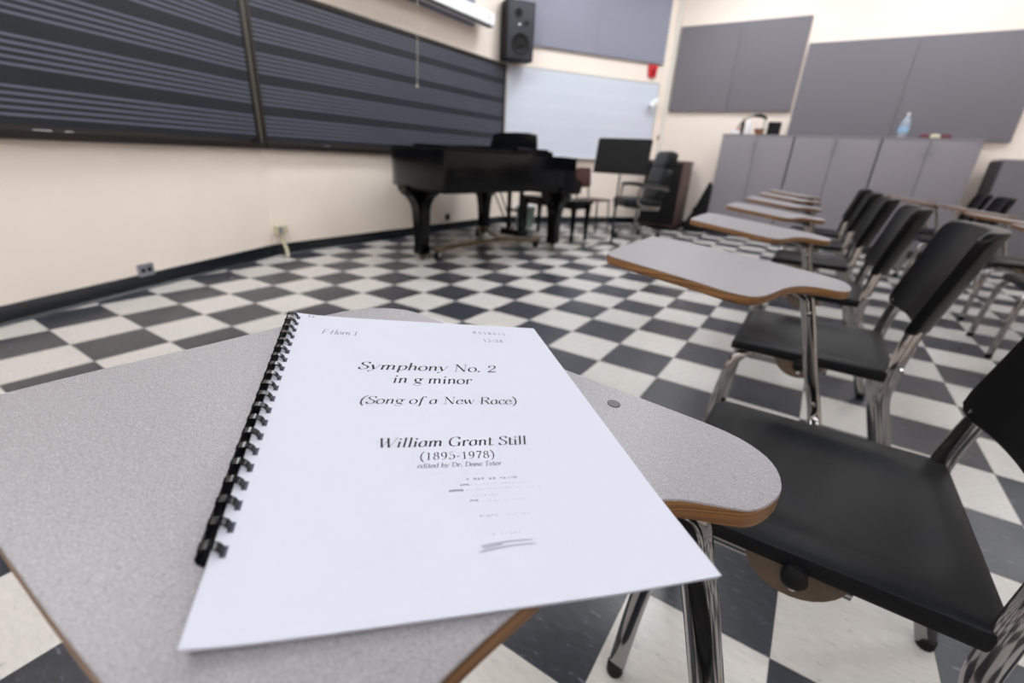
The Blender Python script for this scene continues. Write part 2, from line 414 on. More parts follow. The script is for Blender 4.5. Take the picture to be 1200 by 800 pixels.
panel('front', .80, 1.90, 2.40, 3.3, 'grey acoustic panel behind the projection screen housing, left one', mt='feltb')
# projection screen
ps = thing('projection_screen', 'white rolled-up projection screen housing above the long chalkboard', 'projection screen')
prof = [(-3.10, 2.425), (-3.10, 2.53), (-3.115, 2.555), (-3.20, 2.56), (-3.235, 2.54), (-3.235, 2.43), (-3.20, 2.405), (-3.13, 2.405)]
m = MB(); n = len(prof); ya, yb = .45, 2.98
m.add([(x, y, z) for y in (ya, yb) for x, z in prof], [(i, (i+1) % n, (i+1) % n+n, i+n) for i in range(n)]+[tuple(range(n)), tuple(range(2*n-1, n-1, -1))])
m.build('housing', M['screen'], ps, bevel=.004)
MB().box(-3.125, -3.098, ya+.03, yb-.09, 2.396, 2.412).build('weight_bar', M['black'], ps)
for y_ in (.7, 2.9): MB().box(-3.32, -3.2, y_, y_+.04, 2.47, 2.50).build('bracket', M['steel'], ps)
m = MB(); m.lathe([(.004, 0), (.012, .002), (.012, .008), (.004, .010)], 12, Tm((-3.099, 2.86, 2.49), ry=radians(90))); m.build('screw', M['steel'], ps)
m = MB(); m.tube([(-3.11, 1.66, 2.40), (-3.11, 1.63, 1.62)], .0022, 6); m.lathe([(.003, 0), (.009, .004), (.009, .03), (.003, .035)], 10, Tm((-3.11, 1.63, 1.585)))
m.build('pull_cord', M['cream'], ps)
# loudspeaker hung in the corner
sp = thing('loudspeaker', 'black box loudspeaker hung in the corner above the whiteboard', 'loudspeaker')
fl_, fr_ = Vector((-3.138, 3.29)), Vector((-2.912, 3.61)); d = (fr_-fl_).normalized(); nn = Vector((-d.y, d.x))
sp.matrix_world = Matrix(((d.x, nn.x, 0, fl_.x), (d.y, nn.y, 0, fl_.y), (0, 0, 1, 2.14), (0, 0, 0, 1)))
Wd = (fr_-fl_).length
MB().box(0, Wd, 0, .23, 0, .66).build('cabinet', M['black'], sp, bevel=.012)
m = MB(); m.box(.02, Wd-.02, -.004, .001, .02, .64); m.build('baffle', M['clothgrey'], sp, bevel=.002)
def cone(name, x, z, r, mt):
    MB().lathe([(r, 0), (r, .008), (r*.86, .010), (r*.80, .004), (r*.35, .001), (r*.3, .004), (r*.1, .006)], 24, Tm((x, -.004, z), rx=radians(90))).build(name, M[mt], sp, smooth=True)
cone('woofer', Wd*.52, .185, .125, 'black'); cone('tweeter', Wd*.40, .52, .05, 'rubber')
cone('port', Wd*.70, .42, .03, 'rubber')
MB().lathe([(.013, 0), (.013, .004), (.004, .006)], 14, Tm((Wd*.45, -.006, .40), rx=radians(90))).build('badge', M['wplastic'], sp)
m = MB(); m.tube([(Wd/2, .22, .45), (Wd/2, .30, .47)], .02, 8); m.box(Wd/2-.06, Wd/2+.06, .22, .24, .38, .52); m.build('mount', M['black'], sp)
# fire alarm
T = in_wall('corner'); fx = rail('corner', (-1.93, 5.53))
fa = thing('fire_alarm', 'small red fire alarm strobe below the grey panel in the corner', 'fire alarm'); fa.matrix_world = T @ Matrix.Translation((fx, 0, 2.21))
MB().prism([(-.06, 0), (.06, 0), (.075, .16), (-.075, .16)], 0, .045, Tm((0, -.0015, 0), rx=radians(90))).build('housing', M['red'], fa, bevel=.006)
MB().box(-.025, .025, -.058, -.046, .03, .11).build('strobe_lens', mat('red_lens', (150, 15, 25), .15), fa, bevel=.004)
# white device clamped at the whiteboard edge
dv = thing('wall_sensor', 'small white swivelling device at the right edge of the whiteboard', 'wall device'); dv.matrix_world = T @ Matrix.Translation((c0-.07, -.03, 1.86))
m = MB(); m.tube([(-.10, -.07, -.07), (-.05, -.06, -.035), (.02, -.05, .03), (.06, -.04, .06)], [.035, .045, .042, .022], 14); m.build('body', M['wplastic'], dv, smooth=True)
m = MB(); m.lathe([(.018, 0), (.022, .01), (.015, .02)], 12, Tm((-.125, -.075, -.075))); m.build('knob', M['steel'], dv, smooth=True)
m = MB(); m.tube([(.03, -.045, .03), (.05, .012, .0)], .012, 8); m.build('bracket', M['steel'], dv)
lt = thing('light_switch', 'small tan wall switch on the corner strip right of the whiteboard', 'light switch'); lt.matrix_world = T @ Matrix.Translation((c0+.15, 0, 1.37))
MB().box(-.025, .025, -.008, -.001, -.035, .035).build('cover_plate', M['brass'], lt, bevel=.002)
MB().box(-.007, .007, -.016, -.008, -.010, .012).build('toggle', M['tan'], lt)
# outlets
def outlet(k, p, z, label, w=.045, plate='steel', rec='black'):
    t = thing('wall_outlet', label, 'outlet'); t.matrix_world = in_wall(k) @ Matrix.Translation((rail(k, p), 0, z))
    m = MB(); m.box(-w, w, -.007, -.001, -.04, .04); m.build('cover_plate', M[plate], t, bevel=.002)
    for sx in (-1, 1): MB().box(sx*.021-.013, sx*.021+.013, -.011, -.006, -.016, .012).build('receptacle', M[rec], t, bevel=.002)
    return t
outlet('left', (-2.962, -1.195), .128, 'steel double outlet low on the left wall above the baseboard', .055)
outlet('front', (-3.327, 2.36), .175, 'dark outlet low on the wall beneath the grand piano', .04, 'black', 'black')
cb = thing('conduit_box', 'cream electrical box with a pipe running down to the floor by the baseboard', 'electrical box', (-3.33, .02, 0))
MB().box(.012, .062, -.055, .05, .195, .275).build('box', M['cream'], cb, bevel=.006)
MB().box(.063, .067, -.04, -.005, .205, .265).build('face_plate', M['steel'], cb, bevel=.001)
MB().tube([(.04, .0, .2), (.045, .005, .12), (.085, .0, .06), (.12, -.02, .004)], .0135, 10).build('pipe', M['cream'], cb, smooth=True)

# ------------------------------------------------------------------ grey cabinets along the far wall
def cabinet(x0, x1, label, gap):
    t = thing('storage_cabinet', label, 'cabinet', (x0, 5.42, 0)); W = x1-x0; D = .395; H = 1.43
    MB().box(.002, W-.002, .022, D, .09, H-.022).build('carcass', M['lam'], t, bevel=.002)
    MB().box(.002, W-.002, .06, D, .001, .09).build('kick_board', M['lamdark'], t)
    MB().box(.004, W-.001, .019, .0225, .092, H-.022).build('gap_shade_sheet', M['lamdark'], t)  # dark sheet behind the doors, shade put into their gaps as colour
    MB().box(0, W, .0, D, H-.020, H).build('top_panel', M['lam'], t, bevel=.002)
    gx = .012 if gap else .003
    for k in (0, 1):
        a = .003 if k == 0 else W/2+.004; b = W/2-.004 if k == 0 else W-gx
        dr = MB().box(a, b, .002, .021, .092, H-.024).build('door', M['lam'], t, bevel=.002)
        hx = W/2-.045 if k == 0 else W/2+.045
        MB().tube([(hx, .003, H-.09), (hx, -.025, H-.10), (hx, -.025, H-.18), (hx, .003, H-.19)], .0045, 8).build('handle', M['steel'], dr, smooth=True)
    return t
for a, b, l, gp in ((-.685, .245, 'tall grey two-door cabinet at the left end of the row, below the black box', True), (.25, 1.215, 'tall grey two-door cabinet in the middle of the row of three', True),
                    (1.22, 2.175, 'tall grey two-door cabinet at the right end of the row, below the water bottle', False)):
    cabinet(a, b, l, gp)
# second lower grey piece to the right
rc = thing('low_cabinet', 'lower grey cabinet at the right edge of the photo beyond the chairs', 'cabinet', (2.37, 5.25, 0))
MB().box(0, 1.9, .02, .55, .08, 1.22).build('carcass', M['lam'], rc, bevel=.004)
MB().box(0, 1.9, .05, .55, .001, .08).build('kick_board', M['lamdark'], rc)
for k in range(2): MB().box(.004+k*.95, .946+k*.95, .002, .019, .09, 1.21).build('door', M['felt'], rc, bevel=.002)
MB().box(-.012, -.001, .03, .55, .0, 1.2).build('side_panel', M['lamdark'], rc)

# ------------------------------------------------------------------ small things on the cabinets (top at z=1.43)
ZC = 1.431
bt = thing('water_bottle', 'clear plastic water bottle with blue label standing on the right cabinet', 'bottle', (1.40, 5.52, ZC))
MB().lathe([(.046, 0), (.052, .01), (.049, .04), (.053, .06), (.053, .15), (.048, .18), (.038, .205), (.018, .238), (.0145, .245), (.0145, .26)], 20).build('body', M['bottle'], bt, smooth=True)
MB().lathe([(.0537, .062), (.054, .064), (.054, .115), (.0537, .117)], 20).build('label', M['blue'], bt, smooth=True)
MB().lathe([(.018, .255), (.018, .278), (.016, .280)], 16).build('cap', M['wplastic'], bt, smooth=True)
bx = thing('cube_speaker', 'small black box on the left cabinet beside the panel edge', 'speaker', (-.045, 5.50, ZC))
MB().box(-.085, .075, -.03, .12, 0, .165).build('case', M['black'], bx, bevel=.008)
MB().box(-.075, .065, -.034, -.030, .01, .155).build('grille', M['rubber'], bx)
bw = thing('wooden_bowl', 'small brown bowl between white bottle and black box', 'bowl', (-.225, 5.49, ZC))
MB().lathe([(.03, 0), (.035, .004), (.062, .035), (.068, .062), (.060, .062), (.055, .036), (.02, .012)], 20).build('bowl', M['tan'], bw, smooth=True)
MB().lathe([(.066, .056), (.070, .060), (.070, .070), (.064, .072)], 20).build('rim', M['black'], bw, smooth=True)
wbt = thing('white_bottle', 'white squeeze bottle standing on the left cabinet', 'bottle', (-.375, 5.465, ZC))
MB().lathe([(.032, 0), (.035, .01), (.035, .13), (.028, .155), (.014, .17)], 18).build('body', M['wplastic'], wbt, smooth=True)
MB().lathe([(.016, .168), (.016, .19), (.006, .20), (.004, .215)], 14).build('cap', M['wplastic'], wbt, smooth=True)
bb = thing('black_bottle', 'slim black bottle left of the white squeeze bottle', 'bottle', (-.450, 5.455, ZC))
MB().lathe([(.022, 0), (.025, .01), (.025, .14), (.012, .17)], 16).build('body', M['black'], bb, smooth=True)
MB().lathe([(.013, .17), (.013, .20)], 12).build('cap', M['rubber'], bb, smooth=True)
tb = thing('tissue_pack', 'small white pack with red print at the left end of the cabinets', 'pack', (-.525, 5.46, ZC))
MB().box(-.06, .06, -.04, .04, 0, .055).build('pack', M['wplastic'], tb, bevel=.012)
MB().lathe([(.028, 0), (.028, .018), (.01, .022)], 16, Tm((.03, 0, .054))).build('red_cap', M['red'], tb, smooth=True)
lp = thing('desk_lamp', 'bent black gooseneck lamp with green stem over the bottles', 'lamp', (-.19, 5.60, ZC))
MB().lathe([(.045, 0), (.05, .006), (.045, .014), (.01, .02)], 18).build('base', M['black'], lp, smooth=True)
MB().tube([(0, 0, .015), (0, 0, .21)], .007, 8).build('pole', M['green'], lp, smooth=True)
MB().tube(cat([(0, 0, .20), (-.03, -.01, .235), (-.12, -.03, .25), (-.22, -.05, .225), (-.30, -.06, .15), (-.34, -.06, .08)], 5), .008, 8).build('gooseneck', M['black'], lp, smooth=True)
MB().tube([(.02, 0, .215), (-.06, -.02, .25), (-.16, -.04, .25)], [.015, .026, .015], 12).build('lamp_head', M['black'], lp, smooth=True)
for x, y, mt, lb, nm in ((1.62, 5.50, 'maroon', 'small dark maroon pouch lying right of the water bottle', 'pouch'), (1.72, 5.50, 'cream', 'small tan pouch lying between two maroon ones', 'pouch'), (1.83, 5.50, 'maroon', 'larger maroon pouch farthest right on the cabinets', 'pouch')):
    r = []; 
    for s_, z in ((.7, 0), (1, .008), (1, .025), (.8, .042), (.3, .048)): r.append([(x_*s_, y_*s_, z) for x_, y_ in rrect(.05, .035, .02)])
    o = MB().rings(r).build(nm, M[mt], smooth=True, loc=(x, y, ZC)); tag(o, lb, 'pouch')

# ------------------------------------------------------------------ grand piano
gp = thing('grand_piano', 'black grand piano with folded lid flap standing on a brass truck under the chalkboard', 'piano', (-1.80, .56, 0))
gp.rotation_euler = (0, 0, radians(90-6.2))        # local x = along (tail -> keyboard), local y = towards the bent side
case = [(.0, .03), (.012, .008), (.03, 0), (1.74, 0), (1.74, 1.47), (1.45, 1.47)]+[p[:2] for p in cat([(1.30, 1.46, 0), (1.08, 1.40, 0), (.86, 1.24, 0), (.66, 1.06, 0), (.44, .93, 0), (.22, .86, 0), (.08, .79, 0), (.01, .64, 0)], 4)]+[(.0, .3)]
MB().prism(case, .672, .985).build('rim', M['piano'], gp, bevel=.004)
sound = MB().prism([(x*.94+.05, y*.94+.04) for x, y in case], .645, .673); sound.build('bottom_frame', M['black'], gp)
# keybed, cheeks, fallboard
MB().box(1.72, 2.07, .04, 1.43, .60, .70).build('keybed', M['piano'], gp, bevel=.006)
MB().box(2.07, 2.095, .045, 1.425, .63, .745).build('keyslip', M['piano'], gp, bevel=.004)
MB().prism([(0, 0), (.30, -.14), (.34, -.26), (.0, -.26)], 0, 1.37, Tm((1.72, .05, .955), rx=radians(90)) @ Matrix.Scale(-1, 4, (0, 0, 1))).build('fallboard', M['piano'], gp)
ck = [(1.73, .60), (1.95, .60), (2.02, .60), (2.09, .605), (2.11, .62), (2.11, .725), (2.095, .740), (2.05, .748), (2.01, .765), (1.975, .80), (1.955, .86), (1.955, .93), (1.965, .978), (1.73, .985)]
for y0, y1 in ((0, .05), (1.42, 1.47)):
    m = MB(); n = len(ck); m.add([(x, y, z) for y in (y0, y1) for x, z in ck], [(i, (i+1) % n, (i+1) % n+n, i+n) for i in range(n)]+[tuple(range(n)), tuple(range(2*n-1, n-1, -1))])
    m.build('cheek', M['piano'], gp, bevel=.004)
wk = MB()
for k in range(52): wk.box(1.93, 2.065, .075+k*.0254, .075+(k+1)*.0254-.001, .70, .722)
wk.build('white_keys', M['wplastic'], gp)
# lid, folded flap
lid = [(x-.012 if x < .5 else x, y+(.012 if y > .4 else -.012)) for x, y in case]
lid = [(min(x, 1.38), y) for x, y in lid]
ll = [(-.012, .02), (.0, -.010), (.02, -.014), (1.38, -.014), (1.38, 1.482), (1.45-.07, 1.482)]+[(x-.008, y+.010) for x, y in case[6:]]+[(-.012, .3)]
MB().prism(ll, .987, 1.008).build('lid', M['piano'], gp, bevel=.003)
MB().box(.90, 1.385, -.012, 1.482, 1.012, 1.042).build('lid_flap', M['piano'], gp, bevel=.003)
m = MB(); 
for y in (.2, .75, 1.3): m.tube([(1.386, y-.04, 1.01), (1.386, y+.04, 1.01)], .006, 8)
m.build('hinge', M['brass'], gp)
# music desk
T_ = Tm((1.60, 0, .985), ry=radians(-14))
md = MB().prism([(.0, .26), (.17, .30), (.185, .40), (.19, .60), (.185, .80), (.17, .90), (.0, .94)], -.012, .012, Tm((1.56, 0, 1.02), ry=radians(-80)))
md.build('music_desk', M['piano'], gp, bevel=.003)
m = MB(); m.box(1.42, 1.72, .16, .22, .985, 1.02); m.box(1.42, 1.72, .98, 1.04, .985, 1.02); m.box(1.54, 1.70, .16, 1.04, 1.005, 1.03); m.build('desk_slide', M['piano'], gp, bevel=.003)
# legs
def leg(x, y, big, parent):
    k = 1.25 if big else 1
    h0 = .672 if big else .60
    half = [(.175*k, h0), (.17*k, h0-.035), (.15*k, h0-.05), (.145*k, h0-.068), (.115*k, h0-.085), (.088*k, h0-.12), (.078, h0-.17), (.078, h0-.19), (.069, h0-.20), (.047, .13), (.058, .125), (.058, .06), (.042, .055)]
    pr = [(-a, z) for a, z in half]+[(a, z) for a, z in reversed(half)]
    m = MB(); n = len(pr)
    for rot in (0, pi/2):
        T2 = Tm((x, y, 0), rz=rot)
        w_ = .052
        m.add([(a, b, z) for b in (-w_, w_) for a, z in pr], [(i, (i+1) % n, (i+1) % n+n, i+n) for i in range(n)]+[tuple(range(n)), tuple(range(2*n-1, n-1, -1))], T2)
    o = m.build('leg', M['piano'], parent)
    m = MB(); m.box(-.03, .03, -.02, .02, .028, .058, Tm((x, y, 0))); m.build('ferrule', M['brass'], o, bevel=.004)
    m = MB(); m.tube([(x, y-.012, .022), (x, y+.012, .022)], .021, 16); m.build('caster', M['brass'], o, smooth=True)
leg(.20, .54, True, gp); leg(1.80, .13, False, gp); leg(1.80, 1.22, False, gp)
# pedal lyre
m = MB()
for y in (.56, .74): m.box(1.70, 1.74, y-.02, y+.02, .16, .61)
m.box(1.70, 1.74, .58, .72, .36, .39); m.build('lyre_post', M['piano'], gp, bevel=.004)
lb = MB().box(1.64, 1.80, .50, .80, .085, .165).build('pedal_box', M['piano'], gp, bevel=.006)
for y in (.58, .65, .72): MB().box(1.79, 1.90, y-.012, y+.012, .095, .105).build('pedal', M['brass'], lb, bevel=.003)
m = MB(); m.tube([(1.38, .60, .60), (1.66, .62, .16)], .008, 8); m.tube([(1.38, .70, .60), (1.66, .68, .16)], .008, 8); m.build('lyre_brace', M['piano'], gp)
# truck under the piano
pt = thing('piano_truck', 'low three-armed brass-coloured truck with big casters under the piano', 'dolly', (-2.14, 1.90, 0)); pt.rotation_euler = (0, 0, radians(83.8))
def arm(x, y):
    m = MB(); d_ = Vector((x, y)); L_ = d_.length; a = math.atan2(y, x)
    m.box(-.02, L_, -.03, .03, .085, .12, Tm(rz=a)); ar = m.build('arm', M['brass'], pt, bevel=.006)
    wx, wy = x+.08*cos(a+1.45), y+.08*sin(a+1.45)
    m = MB(); m.box(-.05, .05, -.04, .04, .095, .125, Tm((wx*.985, wy*.985, 0), rz=a)); m.build('cup', M['brass'], ar, bevel=.006)
    m = MB(); m.tube([(wx, wy-.014, .05), (wx, wy+.014, .05)], .048, 20); m.build('wheel', M['rubber'], ar, smooth=True)
    m = MB()
    for s_ in (-1, 1): m.box(wx-.018, wx+.018, wy+s_*.02-.003, wy+s_*.02+.003, .04, .11)
    m.build('fork', M['chromed'], ar)
arm(-1.02, -.02); arm(.28, -.28); arm(.40, .62)
MB().lathe([(.07, .08), (.08, .085), (.08, .12), (.07, .128)], 20).build('hub', M['brass'], pt, smooth=True)

# piano bench
pb = thing('piano_bench', 'black wooden piano bench behind the right leg of the piano', 'bench', (-2.14, 3.15, 0), radians(-11.5))
MB().box(-.46, .46, -.19, .19, .455, .50).build('seat', M['piano'], pb, bevel=.012)
MB().box(-.41, .41, -.15, .15, .39, .455).build('apron', M['piano'], pb, bevel=.003)
for sx in (-1, 1):
    for sy in (-1, 1):
        MB().rings([[(sx*.41+a*r_, sy*.145+b*r_, z) for a, b in ((1, -1), (1, 1), (-1, 1), (-1, -1))] for r_, z in ((.016, 0), (.016, .06), (.022, .30), (.027, .39), (.027, .455))]).build('leg', M['piano'], pb)
# music stand
ms = thing('music_stand', 'black sheet music stand in front of the office chair', 'music stand', (-1.19, 2.80, 0), radians(2))
MB().prism(rrect(.305, .185, .02), -.0015, .0015, Tm((0, 0, 1.025), rx=radians(80))).build('desk', M['black'], ms)
MB().box(-.30, .30, -.075, 0, -.002, .002, Tm((0, -.03, .845), rx=radians(-6))).build('ledge', M['black'], ms)
MB().tube([(0, .03, 1.0), (0, .03, .90), (0, .01, .84), (0, 0, .76), (0, 0, .45)], .009, 10).build('upper_pole', M['black'], ms, smooth=True)
MB().tube([(0, 0, .52), (0, 0, .07)], .013, 12).build('lower_pole', M['black'], ms, smooth=True)
MB().lathe([(.013, .48), (.022, .485), (.022, .53), (.013, .54)], 12).build('collar', M['black'], ms, smooth=True)
for k in range(3):
    a = radians(95+120*k); MB().tube([(0, 0, .10), (.10*cos(a), .10*sin(a), .06), (.29*cos(a), .29*sin(a), .012)], .009, 8, r2=.006).build('leg', M['black'], ms, smooth=True)
# office chair
oc = thing('office_chair', 'black leather swivel armchair with chrome star base beside the dark cabinet', 'office chair', (-1.33, 4.0, 0), radians(42))
hb = MB()
for k in range(5):
    a = radians(200+72*k); a_ = a
    ar = MB().tube(cat([(.03*cos(a), .03*sin(a), .13), (.16*cos(a), .16*sin(a), .135), (.33*cos(a), .33*sin(a), .075)], 4), .020, 10, r2=.012).build('base_arm', M['chrome'], oc, smooth=True)
    x, y = .33*cos(a), .33*sin(a); MB().tube([(x-.02*sin(a), y+.02*cos(a), .03), (x+.02*sin(a), y-.02*cos(a), .03)], .029, 14).build('caster', M['black'], ar, smooth=True)
MB().lathe([(.035, .11), (.038, .16), (.026, .17), (.026, .30), (.018, .305), (.018, .42)], 16).build('gas_column', M['chrome'], oc, smooth=True)
def cushion(hx, hy, h, r=.07, n=4):
    return [[(x*s_, y*s_, z) for x, y in rrect(hx, hy, r, n)] for s_, z in ((.80, 0), (.95, .01), (1, .3*h), (1, .6*h), (.96, .82*h), (.85, .95*h), (.6, h), (.2, h*1.0))]
MB().rings(cushion(.26, .26, .13), Tm((-.02, 0, .41))).build('seat', M['leather'], oc, smooth=True)
bkT = Tm((.23, 0, .50), ry=radians(-90+14))
for z0, z1, hh in ((0, .20, .11), (.17, .42, .12), (.395, .63, .13)):
    MB().rings(cushion((z1-z0)/2, .255-.02*(z0 > .3), hh), bkT @ Matrix.Translation(((z0+z1)/2, 0, 0))).build('back_cushion', M['leather'], oc, smooth=True)
for sy in (-1, 1):
    MB().tube(cat([(.18, sy*.30, .44), (.02, sy*.31, .44), (-.12, sy*.31, .47), (-.14, sy*.31, .60), (-.10, sy*.31, .68), (.08, sy*.31, .68), (.26, sy*.30, .66)], 5), .017, 10, r2=.012).build('arm_frame', M['chrome'], oc, smooth=True)
    MB().tube(cat([(-.14, sy*.31, .695), (-.02, sy*.31, .705), (.12, sy*.31, .70), (.24, sy*.305, .68)], 4), .032, 10, r2=.018, side=(0, 1, 0)).build('arm_pad', M['leather'], oc, smooth=True)
MB().box(-.12, .18, -.29, .29, .395, .42).build('seat_plate', M['chromed'], oc, bevel=.004)
# small brown chair
bc = thing('brown_chair', 'small brown plastic chair between the piano and the office chair', 'chair', (-2.05, 4.15, 0), radians(180-8))
rs = [[(x*s_, y*s_, z) for x, y in rrect(.20, .20, .06)] for s_, z in ((.95, .425), (1, .43), (1, .445), (.96, .45), (.5, .44))]
MB().rings(rs).build('seat', M['brownp'], bc, smooth=True)
MB().prism(rrect(.14, .19, .05), -.010, .010, Tm((.215, 0, .73), ry=radians(-84))).build('backrest', M['brownp'], bc, bevel=.004)
for sy in (-1, 1):
    MB().tube(cat([(.22, sy*.16, .0), (.19, sy*.16, .40), (.21, sy*.16, .55), (.235, sy*.16, .74)], 4), .011, 8).build('back_leg', M['black'], bc, smooth=True)
    MB().tube([(-.19, sy*.17, 0), (-.16, sy*.16, .43)], .011, 8).build('leg', M['black'], bc, smooth=True)
# dark wood cabinet in the corner
dc = thing('wood_cabinet', 'dark red-brown wooden cabinet in the corner behind the office chair', 'cabinet', (-1.66, 5.13, 0))
MB().box(0, .56, .02, .62, .06, 1.0).build('carcass', M['brownw'], dc, bevel=.004)
MB().box(-.01, .575, 0, .635, 1.0, 1.03).build('top', M['brownw'], dc, bevel=.006)
MB().box(.02, .54, .05, .60, 0, .06).build('plinth', M['black'], dc)
for k in range(2):
    d_ = MB().box(.008+k*.275, .277+k*.275, .002, .02, .08, .985)  .build('door', M['black'], dc, bevel=.004)
    MB().lathe([(.006, 0), (.012, .012), (.012, .02), (.004, .024)], 12, Tm((.25+k*.06, .002, .6), rx=radians(90))).build('knob', M['brass'], d_, smooth=True)
# grey thermostat block above the wood cabinet, black wall box, leaning bag, bin
tm = thing('paper_box', 'small grey box standing on the dark wooden cabinet', 'box', (-1.42, 5.40, 1.031))
MB().box(-.06, .06, -.04, .04, 0, .09).build('box', M['felt'], tm, bevel=.004)
MB().box(-.061, .061, -.041, .041, .07, .092).build('lid', M['feltb'], tm, bevel=.002)
fb = thing('wall_box', 'small black box on the beige wall between wooden and grey cabinets', 'box', (-.93, 5.868, .27))
MB().box(-.06, .06, -.075, -.002, -.06, .07).build('case', M['black'], fb, bevel=.006)
MB().box(-.045, .045, -.079, -.075, -.045, .055).build('cover', M['rubber'], fb, bevel=.002)
lg = thing('gig_bag', 'black padded bag leaning against the left side of the grey cabinets', 'bag', (-.86, 5.42, 0))
prb = [(-.14, .0), (.155, .0), (.168, .40), (.165, .70), (.13, .76), (.07, .60), (-.03, .32), (-.13, .12)]
m = MB(); n = len(prb); m.add([(x, y, z) for y in (-.05, .10) for x, z in prb], [(i, (i+1) % n, (i+1) % n+n, i+n) for i in range(n)]+[tuple(range(n)), tuple(range(2*n-1, n-1, -1))])
m.build('bag', M['rubber'], lg, bevel=.015, segs=3)
MB().tube(cat([(-.04, -.055, .18), (.0, -.09, .30), (.07, -.09, .45), (.11, -.055, .55)], 4), .008, 8).build('strap', M['black'], lg, smooth=True)
cs = thing('instrument_case', 'long low black case lying on the floor beside the wooden cabinet', 'case', (-1.02, 5.74, 0))
MB().box(-.03, .30, -.13, .10, 0, .11).build('case', M['rubber'], cs, bevel=.02, segs=3)
MB().tube([(.05, -.14, .05), (.05, -.165, .06), (.13, -.165, .06), (.13, -.14, .05)], .006, 8).build('handle', M['black'], cs)
wbn = thing('waste_bin', 'translucent greenish bin seen between the pedals and the piano bench', 'bin', (-2.83, 3.52, 0))
MB().lathe([(.11, 0), (.115, .005), (.145, .30), (.15, .31), (.142, .31), (.11, .02)], 24).build('bin', M['bin'], wbn, smooth=True)
MB().lathe([(.148, .30), (.155, .305), (.155, .33), (.146, .335)], 24).build('liner_rim', M['wplastic'], wbn, smooth=True)

# ------------------------------------------------------------------ tablet-arm chairs
GX = -.11
def zt(xw, tip=.73, x0=.85): return tip+GX*(xw-x0)
# outline of the ordinary tablet, relative to chair centre (front edge to the left, elbow rest to the right)
OUT2 = [(-.483, .075), (-.470, .050), (-.440, .044), (-.36, .041), (-.28, .036), (-.235, .030), (-.205, .033), (-.18, .046), (-.163, .080), (-.150, .130), (-.138, .185), (-.120, .236), (-.098, .270), (-.070, .292),
        (-.045, .302), (-.025, .320), (-.015, .350), (-.014, .390), (-.024, .425), (-.05, .445), (-.10, .456), (-.20, .455), (-.32, .447), (-.42, .436), (-.455, .425), (-.478, .400), (-.485, .36), (-.486, .25), (-.485, .14)]
OUT1W = [(.316, -2.360), (.325, -2.380), (.350, -2.389), (.42, -2.389), (.52, -2.386), (.60, -2.381), (.645, -2.374), (.668, -2.355), (.677, -2.325), (.681, -2.295), (.687, -2.262), (.695, -2.225), (.701, -2.19), (.708, -2.155), (.718, -2.128),
         (.736, -2.108), (.764, -2.092), (.780, -2.082), (.791, -2.064), (.797, -2.040), (.792, -2.014), (.776, -1.996), (.746, -1.987), (.687, -1.990), (.604, -1.997), (.50, -2.005), (.410, -2.010), (.372, -2.019), (.348, -2.044), (.335, -2.080), (.331, -2.136), (.326, -2.222), (.319, -2.295)]
def tablet_mesh(pts, parent, x_off):
    """pts in chair space; slab 19 mm thick, sloping towards the sitter"""
    P = [p[:2] for p in cat([(x, y, 0) for x, y in pts], 3, closed=True)]
    cx = sum(p[0] for p in P)/len(P); cy = sum(p[1] for p in P)/len(P)
    def ring(ins, dz):
        r = []; n = len(P)
        for i, (x, y) in enumerate(P):
            a = P[i-1]; b = P[(i+1) % n]; t = Vector((b[0]-a[0], b[1]-a[1])).normalized(); nx, ny = -t.y, t.x
            X, Y = x+nx*ins, y+ny*ins
            r.append((X, Y, zt(X+x_off)+dz))
        return r
    top = MB(); top.rings([ring(0, -.0013), ring(.0006, 0)], cap0=True, cap1=True)
    t = top.build('tablet', M['tablet'], parent, smooth=False)
    e = MB(); e.rings([ring(.004, -.0195), ring(.0008, -.017), ring(.0, -.014), ring(.0, -.0045), ring(.0006, -.0013)], cap1=False)
    e.build('edge_band', M['edge'], t, smooth=True)
    return t
